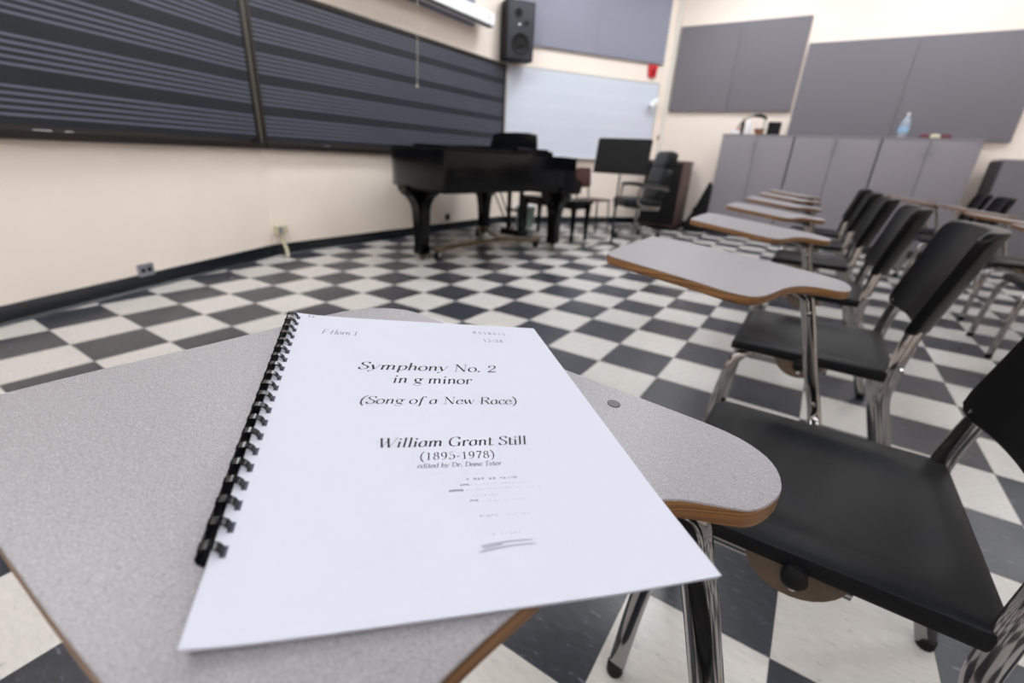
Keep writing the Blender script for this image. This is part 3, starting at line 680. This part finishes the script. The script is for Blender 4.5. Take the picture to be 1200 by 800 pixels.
def chair(center, out, label, full=True):
    t = thing('tablet_arm_chair', label, 'chair', (center[0], center[1], 0), 0, 'chairs with writing tablets')
    # seat
    def ring(s_, z, cx=0, cy=0, kx=1, r=.024, drop=0):
        out_ = []
        for x, y in rrect(.216*s_*kx, .226*s_, r*max(s_, .4), 5):
            zz = z-(drop*max(0, (-x-.13)/.08)**2 if x < -.13 else 0)
            out_.append((x+cx, y+cy, zz))
        return out_
    R_ = [ring(.96, .414), ring(.995, .418), ring(1, .424, drop=.010), ring(1, .440, drop=.012), ring(.992, .4475, drop=.012), ring(.97, .450, drop=.010), ring(.90, .4495, drop=.004),
          ring(.80, .449, .01, r=.09), ring(.745, .4465, .012, r=.11), ring(.70, .4415, .012, r=.12), ring(.5, .434, .02, r=.12), ring(.25, .431, .025, r=.1), ring(.08, .4305, .03, r=.03)]
    MB().rings(R_).build('seat', M['plastic'], t, smooth=True)
    # backrest: concave wrapped shell
    NU, NV = 22, 12; H = .30; Wh = .225; rr = .035
    def bp(u, v, off):
        dv = min(v, 1-v)*H
        hw = Wh if dv > rr else Wh-rr+sqrt(max(0, rr*rr-(rr-dv)**2))
        y = hw*u; uu = y/Wh
        z = .558+v*H*.975
        x = .188+.078*v + .048*(1-abs(uu)**2.3)
        if off: x += .026+.018*(1-abs(uu)**3.2)
        # off: thickness direction, mostly x with a lean outwards at the wings
        y2 = y
        return (x, y2, z-.25*off*0)
    m = MB(); nfront = []; 
    th = .018
    def blk(u, v): return bp(u, v, 0)
    vs = []; fs = []
    for side_, off in ((0, 0), (1, th)):
        for i in range(NU+1):
            for j in range(NV+1):
                vv = .5-.5*cos(pi*j/NV)*1.0
                e_ = 1 if (i in (0, NU) or j in (0, NV)) else 0
                vs.append(bp(-1+2*i/NU, vv, off))
    q = (NU+1)*(NV+1); idx = lambda i, j, s_: s_*q+i*(NV+1)+j
    for i in range(NU):
        for j in range(NV):
            fs.append((idx(i, j, 0), idx(i+1, j, 0), idx(i+1, j+1, 0), idx(i, j+1, 0)))
            fs.append((idx(i, j, 1), idx(i, j+1, 1), idx(i+1, j+1, 1), idx(i+1, j, 1)))
    for i in range(NU):
        fs.append((idx(i, 0, 0), idx(i, 0, 1), idx(i+1, 0, 1), idx(i+1, 0, 0))); fs.append((idx(i, NV, 0), idx(i+1, NV, 0), idx(i+1, NV, 1), idx(i, NV, 1)))
    for j in range(NV):
        fs.append((idx(0, j, 0), idx(0, j+1, 0), idx(0, j+1, 1), idx(0, j, 1))); fs.append((idx(NU, j, 0), idx(NU, j, 1), idx(NU, j+1, 1), idx(NU, j+1, 0)))
    m.add(vs, fs); m.build('backrest', M['backpl'], t, bevel=.009, segs=3)
    # frames
    for sy in (-1, 1):
        lo = MB().tube(cat([(-.235, sy*.232, .015), (-.222, sy*.226, .20), (-.205, sy*.218, .34), (-.188, sy*.210, .385), (-.15, sy*.204, .402), (-.05, sy*.200, .402), (.06, sy*.198, .402)], 5), .0165, 12, r2=.0105, side=(1, 0, .3))
        lg_ = lo.build('leg', M['chrome'], t, smooth=True)
        MB().lathe([(.016, 0), (.017, .004), (.017, .024), (.012, .028)], 12, Tm((-.236, sy*.232, 0))).build('leg_cap', M['rubber'], lg_, smooth=True)
        lo = MB().tube(cat([(.315, sy*.222, .015), (.272, sy*.220, .15), (.232, sy*.217, .28), (.208, sy*.216, .36), (.206, sy*.216, .42), (.209, sy*.214, .47), (.217, sy*.206, .53), (.224, sy*.196, .575)], 5), .0195, 12, r2=.011, side=(1, 0, .2))
        lg_ = lo.build('rear_leg', M['chrome'], t, smooth=True)
        MB().lathe([(.016, 0), (.017, .004), (.017, .024), (.012, .028)], 12, Tm((.317, sy*.222, 0))).build('leg_cap', M['rubber'], lg_, smooth=True)
        MB().lathe([(.006, 0), (.008, .003), (.004, .006)], 10, Tm((.222, sy*.2235, .462), rx=radians(90*-sy))).build('bolt', M['chrome'], lg_, smooth=True)
    m = MB(); m.tube([(.0, -.205, .398), (.0, .205, .398)], .010, 8); m.tube([(.205, -.21, .40), (.205, .21, .40)], .010, 8); m.build('cross_bar', M['black'], t, smooth=True)
    # bracket disc under the near edge of the seat
    pts = [(cos(radians(a))*.070-.017, sin(radians(a))*.070) for a in range(180, 361, 12)]
    bk = MB().prism(pts, -.002, .002, Tm((0, -.222, .437), rx=radians(90))).build('side_bracket', M['bracket'], t)
    MB().lathe([(.017, 0), (.018, .004), (.018, .016), (.010, .020)], 16, Tm((-.015, -.223, .412), rx=radians(90))).build('knob', M['rubber'], bk, smooth=True)
    MB().lathe([(.005, 0), (.005, .003), (.002, .004)], 10, Tm((-.012, -.2245, .386), rx=radians(90))).build('rivet', M['wplastic'], bk, smooth=True)
    # tablet and post
    tb_ = tablet_mesh(out, t, center[0] if out is not OUT2 else .885)
    xo = center[0] if out is not OUT2 else .885
    pd = .021 if out is not OUT2 else 0
    zz = lambda x: zt(x+xo)-.0195
    py_ = .355
    post = cat([(.0, .12, .392), (.0, .22, .388), (.0, .31, .390), (-.002, .345, .405), (-.016+pd*.5, py_, .45), (-.036+pd*.8, py_, .51), (-.071+pd, py_, .63), (-.083+pd, py_, .668), (-.092+pd, py_, zz(-.09)-.024), (-.112+pd, py_-.006, zz(-.11)-.012), (-.15, py_-.016, zz(-.15)-.010), (-.24, py_-.04, zz(-.24)-.010)], 5)
    po = MB().tube(post, .0150, 14, r2=.0125, side=(1, 0, .1)).build('tablet_post', M['chrome'], t, smooth=True)
    for bx_, bz_ in ((-.014, .442), (-.078, .660)): MB().lathe([(.0065, 0), (.0065, .004), (.003, .006)], 10, Tm((bx_, py_-.0115, bz_), rx=radians(90))).build('bolt', M['chrome'], po, smooth=True)
    m = MB(); m.box(-.30, -.13, .225, .29, zz(-.13)-.004, zz(-.13)-.0005, Tm((-.0, 0, 0)))
    m = MB(); m.add([(x, y, zz(x)+dz) for x in (-.32, -.15) for y in (.27, .36) for dz in (-.0035, -.0003)], [(0, 1, 3, 2), (4, 6, 7, 5), (0, 4, 5, 1), (2, 3, 7, 6), (0, 2, 6, 4), (1, 5, 7, 3)]); m.build('tablet_plate', M['black'], t)
    return t
C0 = (.815, -2.43)
ch0 = chair(C0, [(x-C0[0], y-C0[1]) for x, y in OUT1W], 'nearest tablet-arm chair, its grey tablet carrying the white music score')
# little metal plug let into the top of the nearest tablet
px, py = .651, -2.023
pl = MB().lathe([(.0062, -.001), (.0062, .0006), (.0055, .0009)], 20, Tm((px-C0[0], py-C0[1], zt(px)), ry=radians(6.3))).build('bolt_cap', M['steel'], ch0)
pl.data.materials[0] = mat('dark_plug', (92, 92, 96), .45, metal=.5, noise=.2, nscale=300)
ch1 = chair((.885, -1.51), OUT2, 'second tablet-arm chair, large black seat right of the score')
names = ['third tablet-arm chair from the camera in the left row, behind the large black seat', 'fourth tablet-arm chair from the camera in the left row',
         'fifth tablet-arm chair from the camera in the left row', 'sixth tablet-arm chair from the camera in the left row', 'farthest tablet-arm chair of the left row, nearest the grey cabinets']
ys = [-.595, .32, 1.235, 2.15, 3.06]; xs = [.848, .822, .800, .785, .775]
for x, y, nm in zip(xs, ys, names):
    c = dup(ch1); c.location = (x, y, 0); c['label'] = nm
r2 = [(2.075, .57, 'nearest tablet-arm chair of the right row, cut by the right photo edge'), (2.055, 1.49, 'second tablet-arm chair of the right row, from the camera'), (2.09, 2.42, 'third tablet-arm chair of the right row, from the camera'),
      (1.84, 3.58, 'fourth tablet-arm chair of the right row, from the camera'), (1.87, 4.45, 'farthest tablet-arm chair of the right row, before the low grey cabinet')]
for x, y, nm in r2:
    c = dup(ch1); c.location = (x, y, 0); c['label'] = nm; c['group'] = 'chairs with writing tablets'

# ------------------------------------------------------------------ music score on the nearest tablet
PW, PL = .260, .3374
c_tl, c_tr, c_br, c_bl = Vector((.322, -2.129)), Vector((.514, -1.943)), Vector((.773, -2.163)), Vector((.590, -2.361))
def homog(src, dst):
    import numpy as np
    A = []; b = []
    for (x, y), (u, v) in zip(src, dst):
        A += [[x, y, 1, 0, 0, 0, -u*x, -u*y], [0, 0, 0, x, y, 1, -v*x, -v*y]]; b += [u, v]
    return [float(q) for q in np.linalg.solve(np.array(A), np.array(b))]+[1.0]
HM = homog([(0, 0), (PW, 0), (PW, PL), (0, PL)], [tuple(c_tl), tuple(c_tr), tuple(c_br), tuple(c_bl)])
def page(a, b, dz=0):
    w_ = HM[6]*a+HM[7]*b+1; x = (HM[0]*a+HM[1]*b+HM[2])/w_; y = (HM[3]*a+HM[4]*b+HM[5])/w_
    lift = .0010+.0028*math.exp(-max(a, 0)/.02)
    # the lower right corner hangs over the edge of the tablet and curls up a little
    k = max(0, (a/PW-.75))*max(0, (b/PL-.8)); lift += .06*k
    return (x, y, zt(x)+.003+lift+dz)
sc_ = thing('music_score', 'white comb-bound music score lying on the nearest grey tablet', 'sheet music', (0, 0, 0))
def sheet(name, dz, thick, a0=0, b0=0, a1=PW, b1=PL, mt='paper'):
    m = MB(); NA, NB = 20, 26; vs = []
    for s_ in (0, 1):
        for i in range(NA+1):
            for j in range(NB+1): vs.append(page(a0+(a1-a0)*i/NA, b0+(b1-b0)*j/NB, dz+s_*thick))
    q = (NA+1)*(NB+1); f = []; ix = lambda i, j, s_: s_*q+i*(NB+1)+j
    for i in range(NA):
        for j in range(NB): f += [(ix(i, j, 1), ix(i, j+1, 1), ix(i+1, j+1, 1), ix(i+1, j, 1)), (ix(i, j, 0), ix(i+1, j, 0), ix(i+1, j+1, 0), ix(i, j+1, 0))]
    for i in range(NA): f += [(ix(i, 0, 0), ix(i, 0, 1), ix(i+1, 0, 1), ix(i+1, 0, 0)), (ix(i, NB, 0), ix(i+1, NB, 0), ix(i+1, NB, 1), ix(i, NB, 1))]
    for j in range(NB): f += [(ix(0, j, 0), ix(0, j+1, 0), ix(0, j+1, 1), ix(0, j, 1)), (ix(NA, j, 0), ix(NA, j, 1), ix(NA, j+1, 1), ix(NA, j+1, 0))]
    m.add(vs, f); return m.build(name, M[mt], sc_, smooth=True)
sheet('cover_sheet', 0, .0003)
sheet('inner_pages', -.0024, .0021, .0006, .0008, PW-.0008, PL-.0008)
# comb binding
NR = 20; b_0, b_1 = .012, .292; pitch = (b_1-b_0)/(NR-1)
m = MB(); sp_ = []
def combpt(ax, b, h):                      # ax: across page (negative = outside), h: height above the page
    x, y, z = page(ax, b, 0); return (x, y, zt(x)+h)
rc_, RC = -.0008, .0052
n = 7
vs = []; NB = 60
for j in range(NB+1):
    b = b_0-.004+(b_1-b_0+.008)*j/NB
    for k in range(n+1):
        a = radians(140+(250-140)*k/n)
        vs.append(combpt(rc_+RC*cos(a), b, .0066+RC*sin(a)))
    for k in range(n, -1, -1):
        a = radians(140+(250-140)*k/n)
        vs.append(combpt(rc_+(RC-.0008)*cos(a), b, .0066+(RC-.0008)*sin(a)))
w_ = 2*(n+1)
m.add(vs, [(j*w_+k, j*w_+(k+1) % w_, (j+1)*w_+(k+1) % w_, (j+1)*w_+k) for j in range(NB) for k in range(w_)]+[tuple(range(w_-1, -1, -1)), tuple(range(NB*w_, (NB+1)*w_))])
m.build('comb_spine', M['comb'], sc_, smooth=True)
for r_ in range(NR):
    b = b_0+pitch*r_; m = MB(); vs = []; K = 9; hw = .0025
    for k in range(K+1):
        a = radians(135-(135+28)*k/K)
        wv = hw*(1 if k < K-1 else .75)
        cx_, cz_ = rc_+(RC+.0007)*cos(a)+.0006*0, .0066+(RC+.0007)*sin(a)
        if k == K: cx_, cz_ = .0052, .0046
        for db, rr_ in ((-wv, 0), (wv, 0), (wv, -.0009), (-wv, -.0009)):
            vs.append(combpt(cx_+rr_*cos(a), b+db, cz_+rr_*sin(a)))
    m.add(vs, [(k*4+q, k*4+(q+1) % 4, (k+1)*4+(q+1) % 4, (k+1)*4+q) for k in range(K) for q in range(4)]+[(3, 2, 1, 0), (K*4, K*4+1, K*4+2, K*4+3)])
    m.build('comb_ring', M['comb'], sc_, smooth=True)
# punched slots in the cover, seen as small dark rectangles
m = MB()
for r_ in range(NR):
    b = b_0+pitch*r_
    m.add([page(a_, b_, .00045) for a_, b_ in ((.0036, b-.0036), (.0066, b-.0036), (.0066, b+.0036), (.0036, b+.0036))], [(0, 1, 2, 3)])
m.build('punched_slots', M['inkg'], sc_)

# ---- lettering: a high contrast italic drawn with a broad nib.  unit: cap height 1
XH = .64
def arc(cx, cy, rx, ry, a0, a1, n=10): return [(cx+rx*cos(radians(a0+(a1-a0)*k/n)), cy+ry*sin(radians(a0+(a1-a0)*k/n))) for k in range(n+1)]
def S(*p): return ('c', list(p))          # smooth curve
def L_(*p): return ('l', list(p))         # straight polyline
def TH(*p): return ('t', list(p))         # always thin
def BO(*p): return ('b', list(p))         # always bold
def DOT(x, y, r=.075): return ('d', [(x, y), (r, r)])
def sf(x, y, w=.13): return TH((x-w, y), (x+w, y))
o_ = ('a', arc(.29, .31, .24, .33, 0, 360, 20))
def nstem(x): return [L_((x, 0), (x, XH-.03))]
G = {
 'S': (.66, [S((.56, .80), (.50, .95), (.33, 1.0), (.16, .92), (.12, .76), (.24, .60), (.44, .46), (.56, .30), (.50, .09), (.30, -.01), (.12, .05), (.06, .24)), TH((.57, .98), (.55, .76)), TH((.05, .02), (.07, .26))]),
 'y': (.60, [BO((.10, .62), (.18, .35), (.28, .02)), TH((.56, .62), (.40, .28), (.28, .02), (.14, -.20), (.02, -.27)), DOT(.03, -.24, .06), sf(.08, .62, .09), sf(.52, .62, .08)]),
 'm': (.98, [L_((.14, 0), (.14, .60)), TH((.02, .58), (.14, .62)), S((.14, .40), (.26, .60), (.38, .63), (.46, .50), (.46, .40)), L_((.46, .46), (.46, 0)), S((.46, .40), (.58, .60), (.70, .63), (.79, .50), (.79, .40)), L_((.79, .46), (.79, .03)), TH((.79, .03), (.92, .05)), sf(.14, 0, .08), sf(.46, 0, .08)]),
 'n': (.66, [L_((.14, 0), (.14, .60)), TH((.02, .58), (.14, .62)), S((.14, .40), (.26, .60), (.39, .63), (.48, .50), (.48, .40)), L_((.48, .46), (.48, .03)), TH((.48, .02), (.61, .05)), sf(.14, 0, .08)]),
 'h': (.66, [L_((.14, 0), (.14, 1.03)), TH((.03, 1.0), (.14, 1.03)), S((.14, .40), (.26, .60), (.39, .63), (.48, .50), (.48, .40)), L_((.48, .46), (.48, .03)), TH((.48, .02), (.61, .05)), sf(.14, 0, .08)]),
 'r': (.50, [L_((.15, 0), (.15, .60)), TH((.03, .58), (.15, .62)), S((.15, .40), (.24, .58), (.36, .64), (.43, .60)), DOT(.42, .56, .07), sf(.15, 0, .10)]),
 'i': (.34, [L_((.15, .02), (.15, .60)), TH((.03, .58), (.15, .62)), DOT(.16, .88, .075), sf(.16, 0, .10)]),
 'l': (.34, [L_((.15, .02), (.15, 1.03)), TH((.03, 1.0), (.15, 1.03)), sf(.16, 0, .11)]),
 't': (.40, [L_((.16, .85), (.16, .08)), S((.16, .10), (.20, .0), (.30, .0), (.38, .08)), TH((.02, .62), (.36, .62))]),
 'o': (.60, [o_]),
 'p': (.64, [L_((.15, -.30), (.15, .60)), TH((.02, .58), (.15, .62)), S((.15, .44), (.26, .60), (.38, .64), (.53, .54), (.57, .34), (.50, .10), (.36, -.01), (.22, .02), (.15, .12)), sf(.15, -.30, .11)]),
 'b': (.62, [L_((.14, .04), (.14, 1.03)), TH((.03, 1.0), (.14, 1.03)), S((.14, .42), (.26, .60), (.38, .64), (.52, .54), (.56, .34), (.50, .10), (.34, -.01), (.20, .02), (.14, .12))]),
 'd': (.64, [L_((.49, .03), (.49, 1.03)), TH((.38, 1.0), (.49, 1.03)), S((.49, .50), (.40, .62), (.28, .63), (.12, .52), (.06, .30), (.12, .08), (.26, -.01), (.40, .06), (.49, .18)), TH((.49, .02), (.60, .05))]),
 'a': (.62, [L_((.48, .62), (.48, .08)), S((.48, .50), (.38, .63), (.26, .62), (.12, .48), (.07, .26), (.13, .05), (.25, -.01), (.38, .06), (.48, .20)), TH((.48, .05), (.60, .05))]),
 'g': (.60, [('a', arc(.28, .42, .19, .21, 0, 360, 18)), TH((.18, .24), (.12, .15), (.18, .08), (.40, .04), (.52, -.02), (.53, -.14), (.40, -.26), (.20, -.27), (.07, -.20), (.06, -.10), (.18, .0)), BO((.18, .07), (.40, .045), (.50, .0)), TH((.44, .56), (.56, .62)), DOT(.57, .59, .05)]),
 'f': (.42, [S((.18, -.28), (.20, .2), (.22, .62), (.26, .88), (.36, 1.03), (.50, 1.0)), DOT(.49, .95, .06), TH((.04, .62), (.40, .62)), TH((.18, -.28), (.10, -.32), (.02, -.28))]),
 'e': (.54, [TH((.08, .36), (.46, .36)), S((.46, .36), (.44, .54), (.30, .63), (.14, .54), (.06, .32), (.12, .08), (.27, -.01), (.42, .05), (.50, .16))]),
 'w': (.84, [BO((.10, .62), (.16, .30), (.26, .02)), TH((.26, .02), (.44, .60)), BO((.42, .62), (.48, .30), (.58, .02)), TH((.58, .02), (.78, .60)), sf(.10, .62, .09), sf(.76, .61, .06)]),
 'c': (.50, [S((.44, .50), (.38, .62), (.26, .63), (.12, .52), (.06, .30), (.12, .08), (.26, -.01), (.40, .05), (.47, .15)), DOT(.42, .50, .06)]),
 's': (.46, [S((.38, .50), (.32, .62), (.20, .63), (.09, .54), (.12, .40), (.28, .28), (.37, .15), (.30, .02), (.17, -.01), (.05, .10))]),
 'N': (.94, [TH((.18, 0), (.18, .98)), BO((.16, 1.0), (.44, .52), (.74, .0)), TH((.74, .0), (.74, 1.0)), sf(.12, 1.0, .12), sf(.18, 0, .13), sf(.74, 1.0, .14)]),
 'R': (.82, [L_((.18, 0), (.18, 1.0)), S((.18, 1.0), (.44, 1.0), (.62, .93), (.66, .76), (.58, .58), (.40, .52), (.18, .52)), BO((.42, .52), (.56, .30), (.72, .02)), TH((.72, .02), (.84, .03)), sf(.16, 0, .14), TH((.04, 1.0), (.3, 1.0))]),
 'W': (1.18, [BO((.12, 1.0), (.22, .50), (.34, .0)), TH((.34, .0), (.62, 1.0)), BO((.54, 1.0), (.64, .50), (.76, .0)), TH((.76, .0), (1.10, 1.0)), sf(.12, 1.0, .14), sf(.54, 1.0, .12), sf(1.08, 1.0, .13)]),
 'G': (.86, [S((.70, .78), (.62, .96), (.44, 1.01), (.22, .92), (.08, .68), (.07, .36), (.18, .10), (.40, -.01), (.60, .04), (.70, .16)), TH((.72, .98), (.70, .72)), L_((.70, .0), (.70, .42)), sf(.68, .42, .15)]),
 'H': (.92, [L_((.18, 0), (.18, 1.0)), L_((.72, 0), (.72, 1.0)), TH((.18, .52), (.72, .52)), sf(.18, 0, .13), sf(.72, 0, .13), sf(.18, 1, .13), sf(.72, 1, .13)]),
 'F': (.72, [L_((.18, 0), (.18, 1.0)), TH((.05, 1.0), (.66, 1.0), (.67, .78)), TH((.18, .52), (.50, .52)), TH((.50, .42), (.50, .62)), sf(.18, 0, .14)]),
 'D': (.86, [L_((.18, 0), (.18, 1.0)), S((.18, 1.0), (.44, 1.0), (.66, .88), (.77, .62), (.76, .36), (.64, .12), (.44, .0), (.18, .0)), sf(.14, 0, .12), sf(.14, 1, .12)]),
 'T': (.74, [L_((.37, 0), (.37, 1.0)), TH((.05, .78), (.07, 1.0), (.68, 1.0), (.68, .78)), sf(.37, 0, .14)]),
 'B': (.76, [L_((.18, 0), (.18, 1.0)), S((.18, 1.0), (.40, 1.0), (.56, .93), (.58, .76), (.50, .60), (.34, .54), (.18, .54)), S((.34, .54), (.56, .50), (.68, .34), (.62, .08), (.42, .0), (.18, .0)), sf(.14, 0, .1), sf(.14, 1, .1)]),
 '.': (.30, [DOT(.12, .06, .085)]), '-': (.42, [('m', [(.05, .34), (.36, .34)])]), '/': (.46, [TH((.02, -.12), (.42, 1.05))]),
 '(': (.40, [S((.36, 1.12), (.16, .85), (.08, .42), (.14, .02), (.32, -.26))]), ')': (.40, [S((.04, 1.12), (.24, .85), (.32, .42), (.26, .02), (.08, -.26))]),
 '1': (.60, [L_((.30, 0), (.30, .98)), TH((.10, .84), (.22, .90), (.30, 1.0)), sf(.30, 0, .17)]),
 '2': (.66, [S((.12, .76), (.16, .93), (.30, 1.0), (.46, .96), (.54, .80), (.48, .58), (.30, .34), (.08, .04)), DOT(.14, .76, .07), BO((.08, .03), (.3, .05), (.56, .03)), TH((.56, .03), (.60, .22))]),
 '3': (.62, [S((.10, .80), (.18, .96), (.32, 1.0), (.48, .92), (.50, .74), (.40, .58), (.24, .54)), S((.24, .54), (.44, .50), (.55, .32), (.50, .10), (.32, -.01), (.14, .05), (.08, .22))]),
 '5': (.62, [TH((.16, .98), (.50, 1.0)), TH((.16, .98), (.14, .54)), S((.14, .54), (.30, .62), (.46, .56), (.55, .34), (.48, .10), (.30, -.01), (.13, .04), (.08, .18))]),
 '7': (.60, [BO((.10, .97), (.3, .97), (.54, .97)), S((.54, .96), (.40, .62), (.28, .30), (.24, .0)), TH((.10, .97), (.08, .78))]),
 '8': (.64, [('a', arc(.31, .76, .17, .235, 0, 360, 18)), ('a', arc(.31, .26, .22, .27, 0, 360, 18))]),
 '9': (.64, [('a', arc(.30, .68, .21, .31, 0, 360, 18)), S((.51, .70), (.50, .40), (.40, .12), (.24, .0), (.10, .03))]),
 '0': (.64, [('a', arc(.31, .49, .22, .50, 0, 360, 20))]),
}
def text_into(m, txt, a0, a1, base, cap, slant=.24, thick=.125, thin=.030, track=0, lift=.0006):
    """fit txt between page positions a0..a1 (metres), baseline 'base', cap height 'cap'"""
    adv = sum(G[c][0] if c != ' ' else .36 for c in txt)+track*(len(txt)-1); sx = (a1-a0)/adv
    x = 0
    for c in txt:
        if c == ' ': x += .36+track; continue
        wd, strokes = G[c]
        for kind, pts in strokes:
            if kind == 'd':
                (cx, cy), (r, _) = pts
                ring = [(cx+r*1.05*cos(2*pi*k/10), cy+r*sin(2*pi*k/10)) for k in range(10)]
                m.add([page(a0+(x+p+slant*q)*sx, base-q*cap, lift) for p, q in ring], [tuple(range(10))]); continue
            if kind in ('c', 't', 'b') and len(pts) > 2: P = [p[:2] for p in cat([(p[0], p[1], 0) for p in pts], 5)]
            elif kind in ('l', 'm') and len(pts) == 2 or len(pts) == 2: P = pts
            else: P = pts
            vs = []; n = len(P)
            for i, (px_, py_) in enumerate(P):
                qa = P[max(i-1, 0)]; qb = P[min(i+1, n-1)]
                if kind == 'a' and i in (0, n-1): qa, qb = P[-2], P[1]
                dx, dy = qb[0]-qa[0], qb[1]-qa[1]; l = hypot(dx, dy) or 1; dx /= l; dy /= l
                if kind == 't': w = thin
                elif kind == 'b': w = thick
                elif kind == 'm': w = thick*.6
                else:
                    s = abs(dy*cos(radians(12))-dx*sin(radians(12))*-1) if False else abs(dy*.97-dx*.22)
                    w = thin+(thick-thin)*s**1.7
                nx, ny = -dy*w/2, dx*w/2
                vs.append(page(a0+(x+px_+nx+slant*(py_+ny))*sx, base-(py_+ny)*cap, lift)); vs.append(page(a0+(x+px_-nx+slant*(py_-ny))*sx, base-(py_-ny)*cap, lift))
            m.add(vs, [(2*i, 2*i+1, 2*i+3, 2*i+2) for i in range(n-1)])
        x += wd+track
    return m
mm_ = .001
def line(mt, *a, **k): text_into(MB(), *a, **k).build('text_line', M[mt], sc_)
line('ink', 'Symphony No. 2', 62*mm_, 186.5*mm_, 109.0*mm_, 13.0*mm_)
line('ink', 'in g minor', 90*mm_, 158.5*mm_, 131.0*mm_, 13.0*mm_)
line('ink', '(Song of a New Race)', 64*mm_, 191*mm_, 162.3*mm_, 10.3*mm_, thick=.115)
line('ink', 'William Grant Still', 76*mm_, 183.5*mm_, 215.2*mm_, 10.0*mm_, thick=.135)
line('ink', '(1895-1978)', 103.5*mm_, 155*mm_, 228.9*mm_, 7.4*mm_, slant=.14, thick=.11, track=.07)
line('ink', 'F Horn 1', 28*mm_, 61*mm_, 43*mm_, 9.0*mm_, thick=.10)
line('ink', 'RS10011', 181*mm_, 218.5*mm_, 24.6*mm_, 5.8*mm_, slant=0, thick=.11, thin=.05, track=.34)
text_into(MB(), '-', 220*mm_, 223*mm_, 24.6*mm_, 5.8*mm_).build('text_line', M['inkg'], sc_)
line('ink', '13/28', 188.5*mm_, 211*mm_, 43.6*mm_, 6.4*mm_, slant=.05, thick=.10, thin=.045, track=.14)
line('inkg', 'edited by Dr. Dane Teter', 101*mm_, 158*mm_, 236.6*mm_, 4.3*mm_, thick=.105, thin=.045)
line('inkg', '1s', 12*mm_, 19*mm_, 7.5*mm_, 5.0*mm_, slant=.1, thin=.06)
# faint ink stamp: short broken dashes
m = MB(); random.seed(3)
def dash(m, a, b, la, lb, lift=.0005): m.add([page((a+p*la)*mm_, (b+q*lb)*mm_, lift) for p, q in ((0, 0), (1, 0), (1, 1), (0, 1))], [(0, 1, 2, 3)])
for row, (a_, b_, n_, hgt) in enumerate(((131, 248, 14, 3.4), (126, 253.5, 20, .8), (122, 258, 24, .7), (130, 263, 8, 1.0), (134, 268, 14, .5), (133, 279, 5, 2.2), (150, 279.5, 8, 1.2), (138, 293, 7, 1.6))):
    for k in range(n_):
        if random.random() < .2: continue
        dash(m, a_+k*2.5+random.uniform(-.3, .3), b_+random.uniform(-.3, .3), random.uniform(.5, 1.8), max(.35, hgt*random.uniform(.4, 1)*.6))
        if hgt > 2: dash(m, a_+k*2.5+1.4, b_+random.uniform(0, 1.5), .35, 1.0)
m.build('faint_stamp', M['stamp'], sc_)
m = MB()
for k in range(7): dash(m, 118.5+k*1.3, 257.3+random.uniform(-.2, .2), .9, 1.6)
for k in range(4): dash(m, 126.5+k*1.4, 253+random.uniform(-.2, .2), .9, 1.1)
for k in range(4): dash(m, 130+k*1.3, 266.5+random.uniform(-.2, .2), .8, 1.1)
m.build('dark_stamp', M['stamp2'], sc_)
m = MB()
for (aa, bb_), (ac, bc_), bend in (((127, 304.5), (161, 302.2), -1.0), ((129, 300.8), (160, 299.3), -.9), ((130, 302.2), (142, 300.4), 0)):
    vs = []; N = 14
    for k in range(N+1):
        t_ = k/N; a_ = aa+(ac-aa)*t_; b_ = bb_+(bc_-bb_)*t_+bend*sin(pi*t_); h_ = .34*(1 if 0 < k < N else .3)
        vs += [page(a_*mm_, (b_-h_)*mm_, .0006), page(a_*mm_, (b_+h_)*mm_, .0006)]
    m.add(vs, [(2*k, 2*k+1, 2*k+3, 2*k+2) for k in range(N)])
m.build('pencil_marks', M['pencil'], sc_)
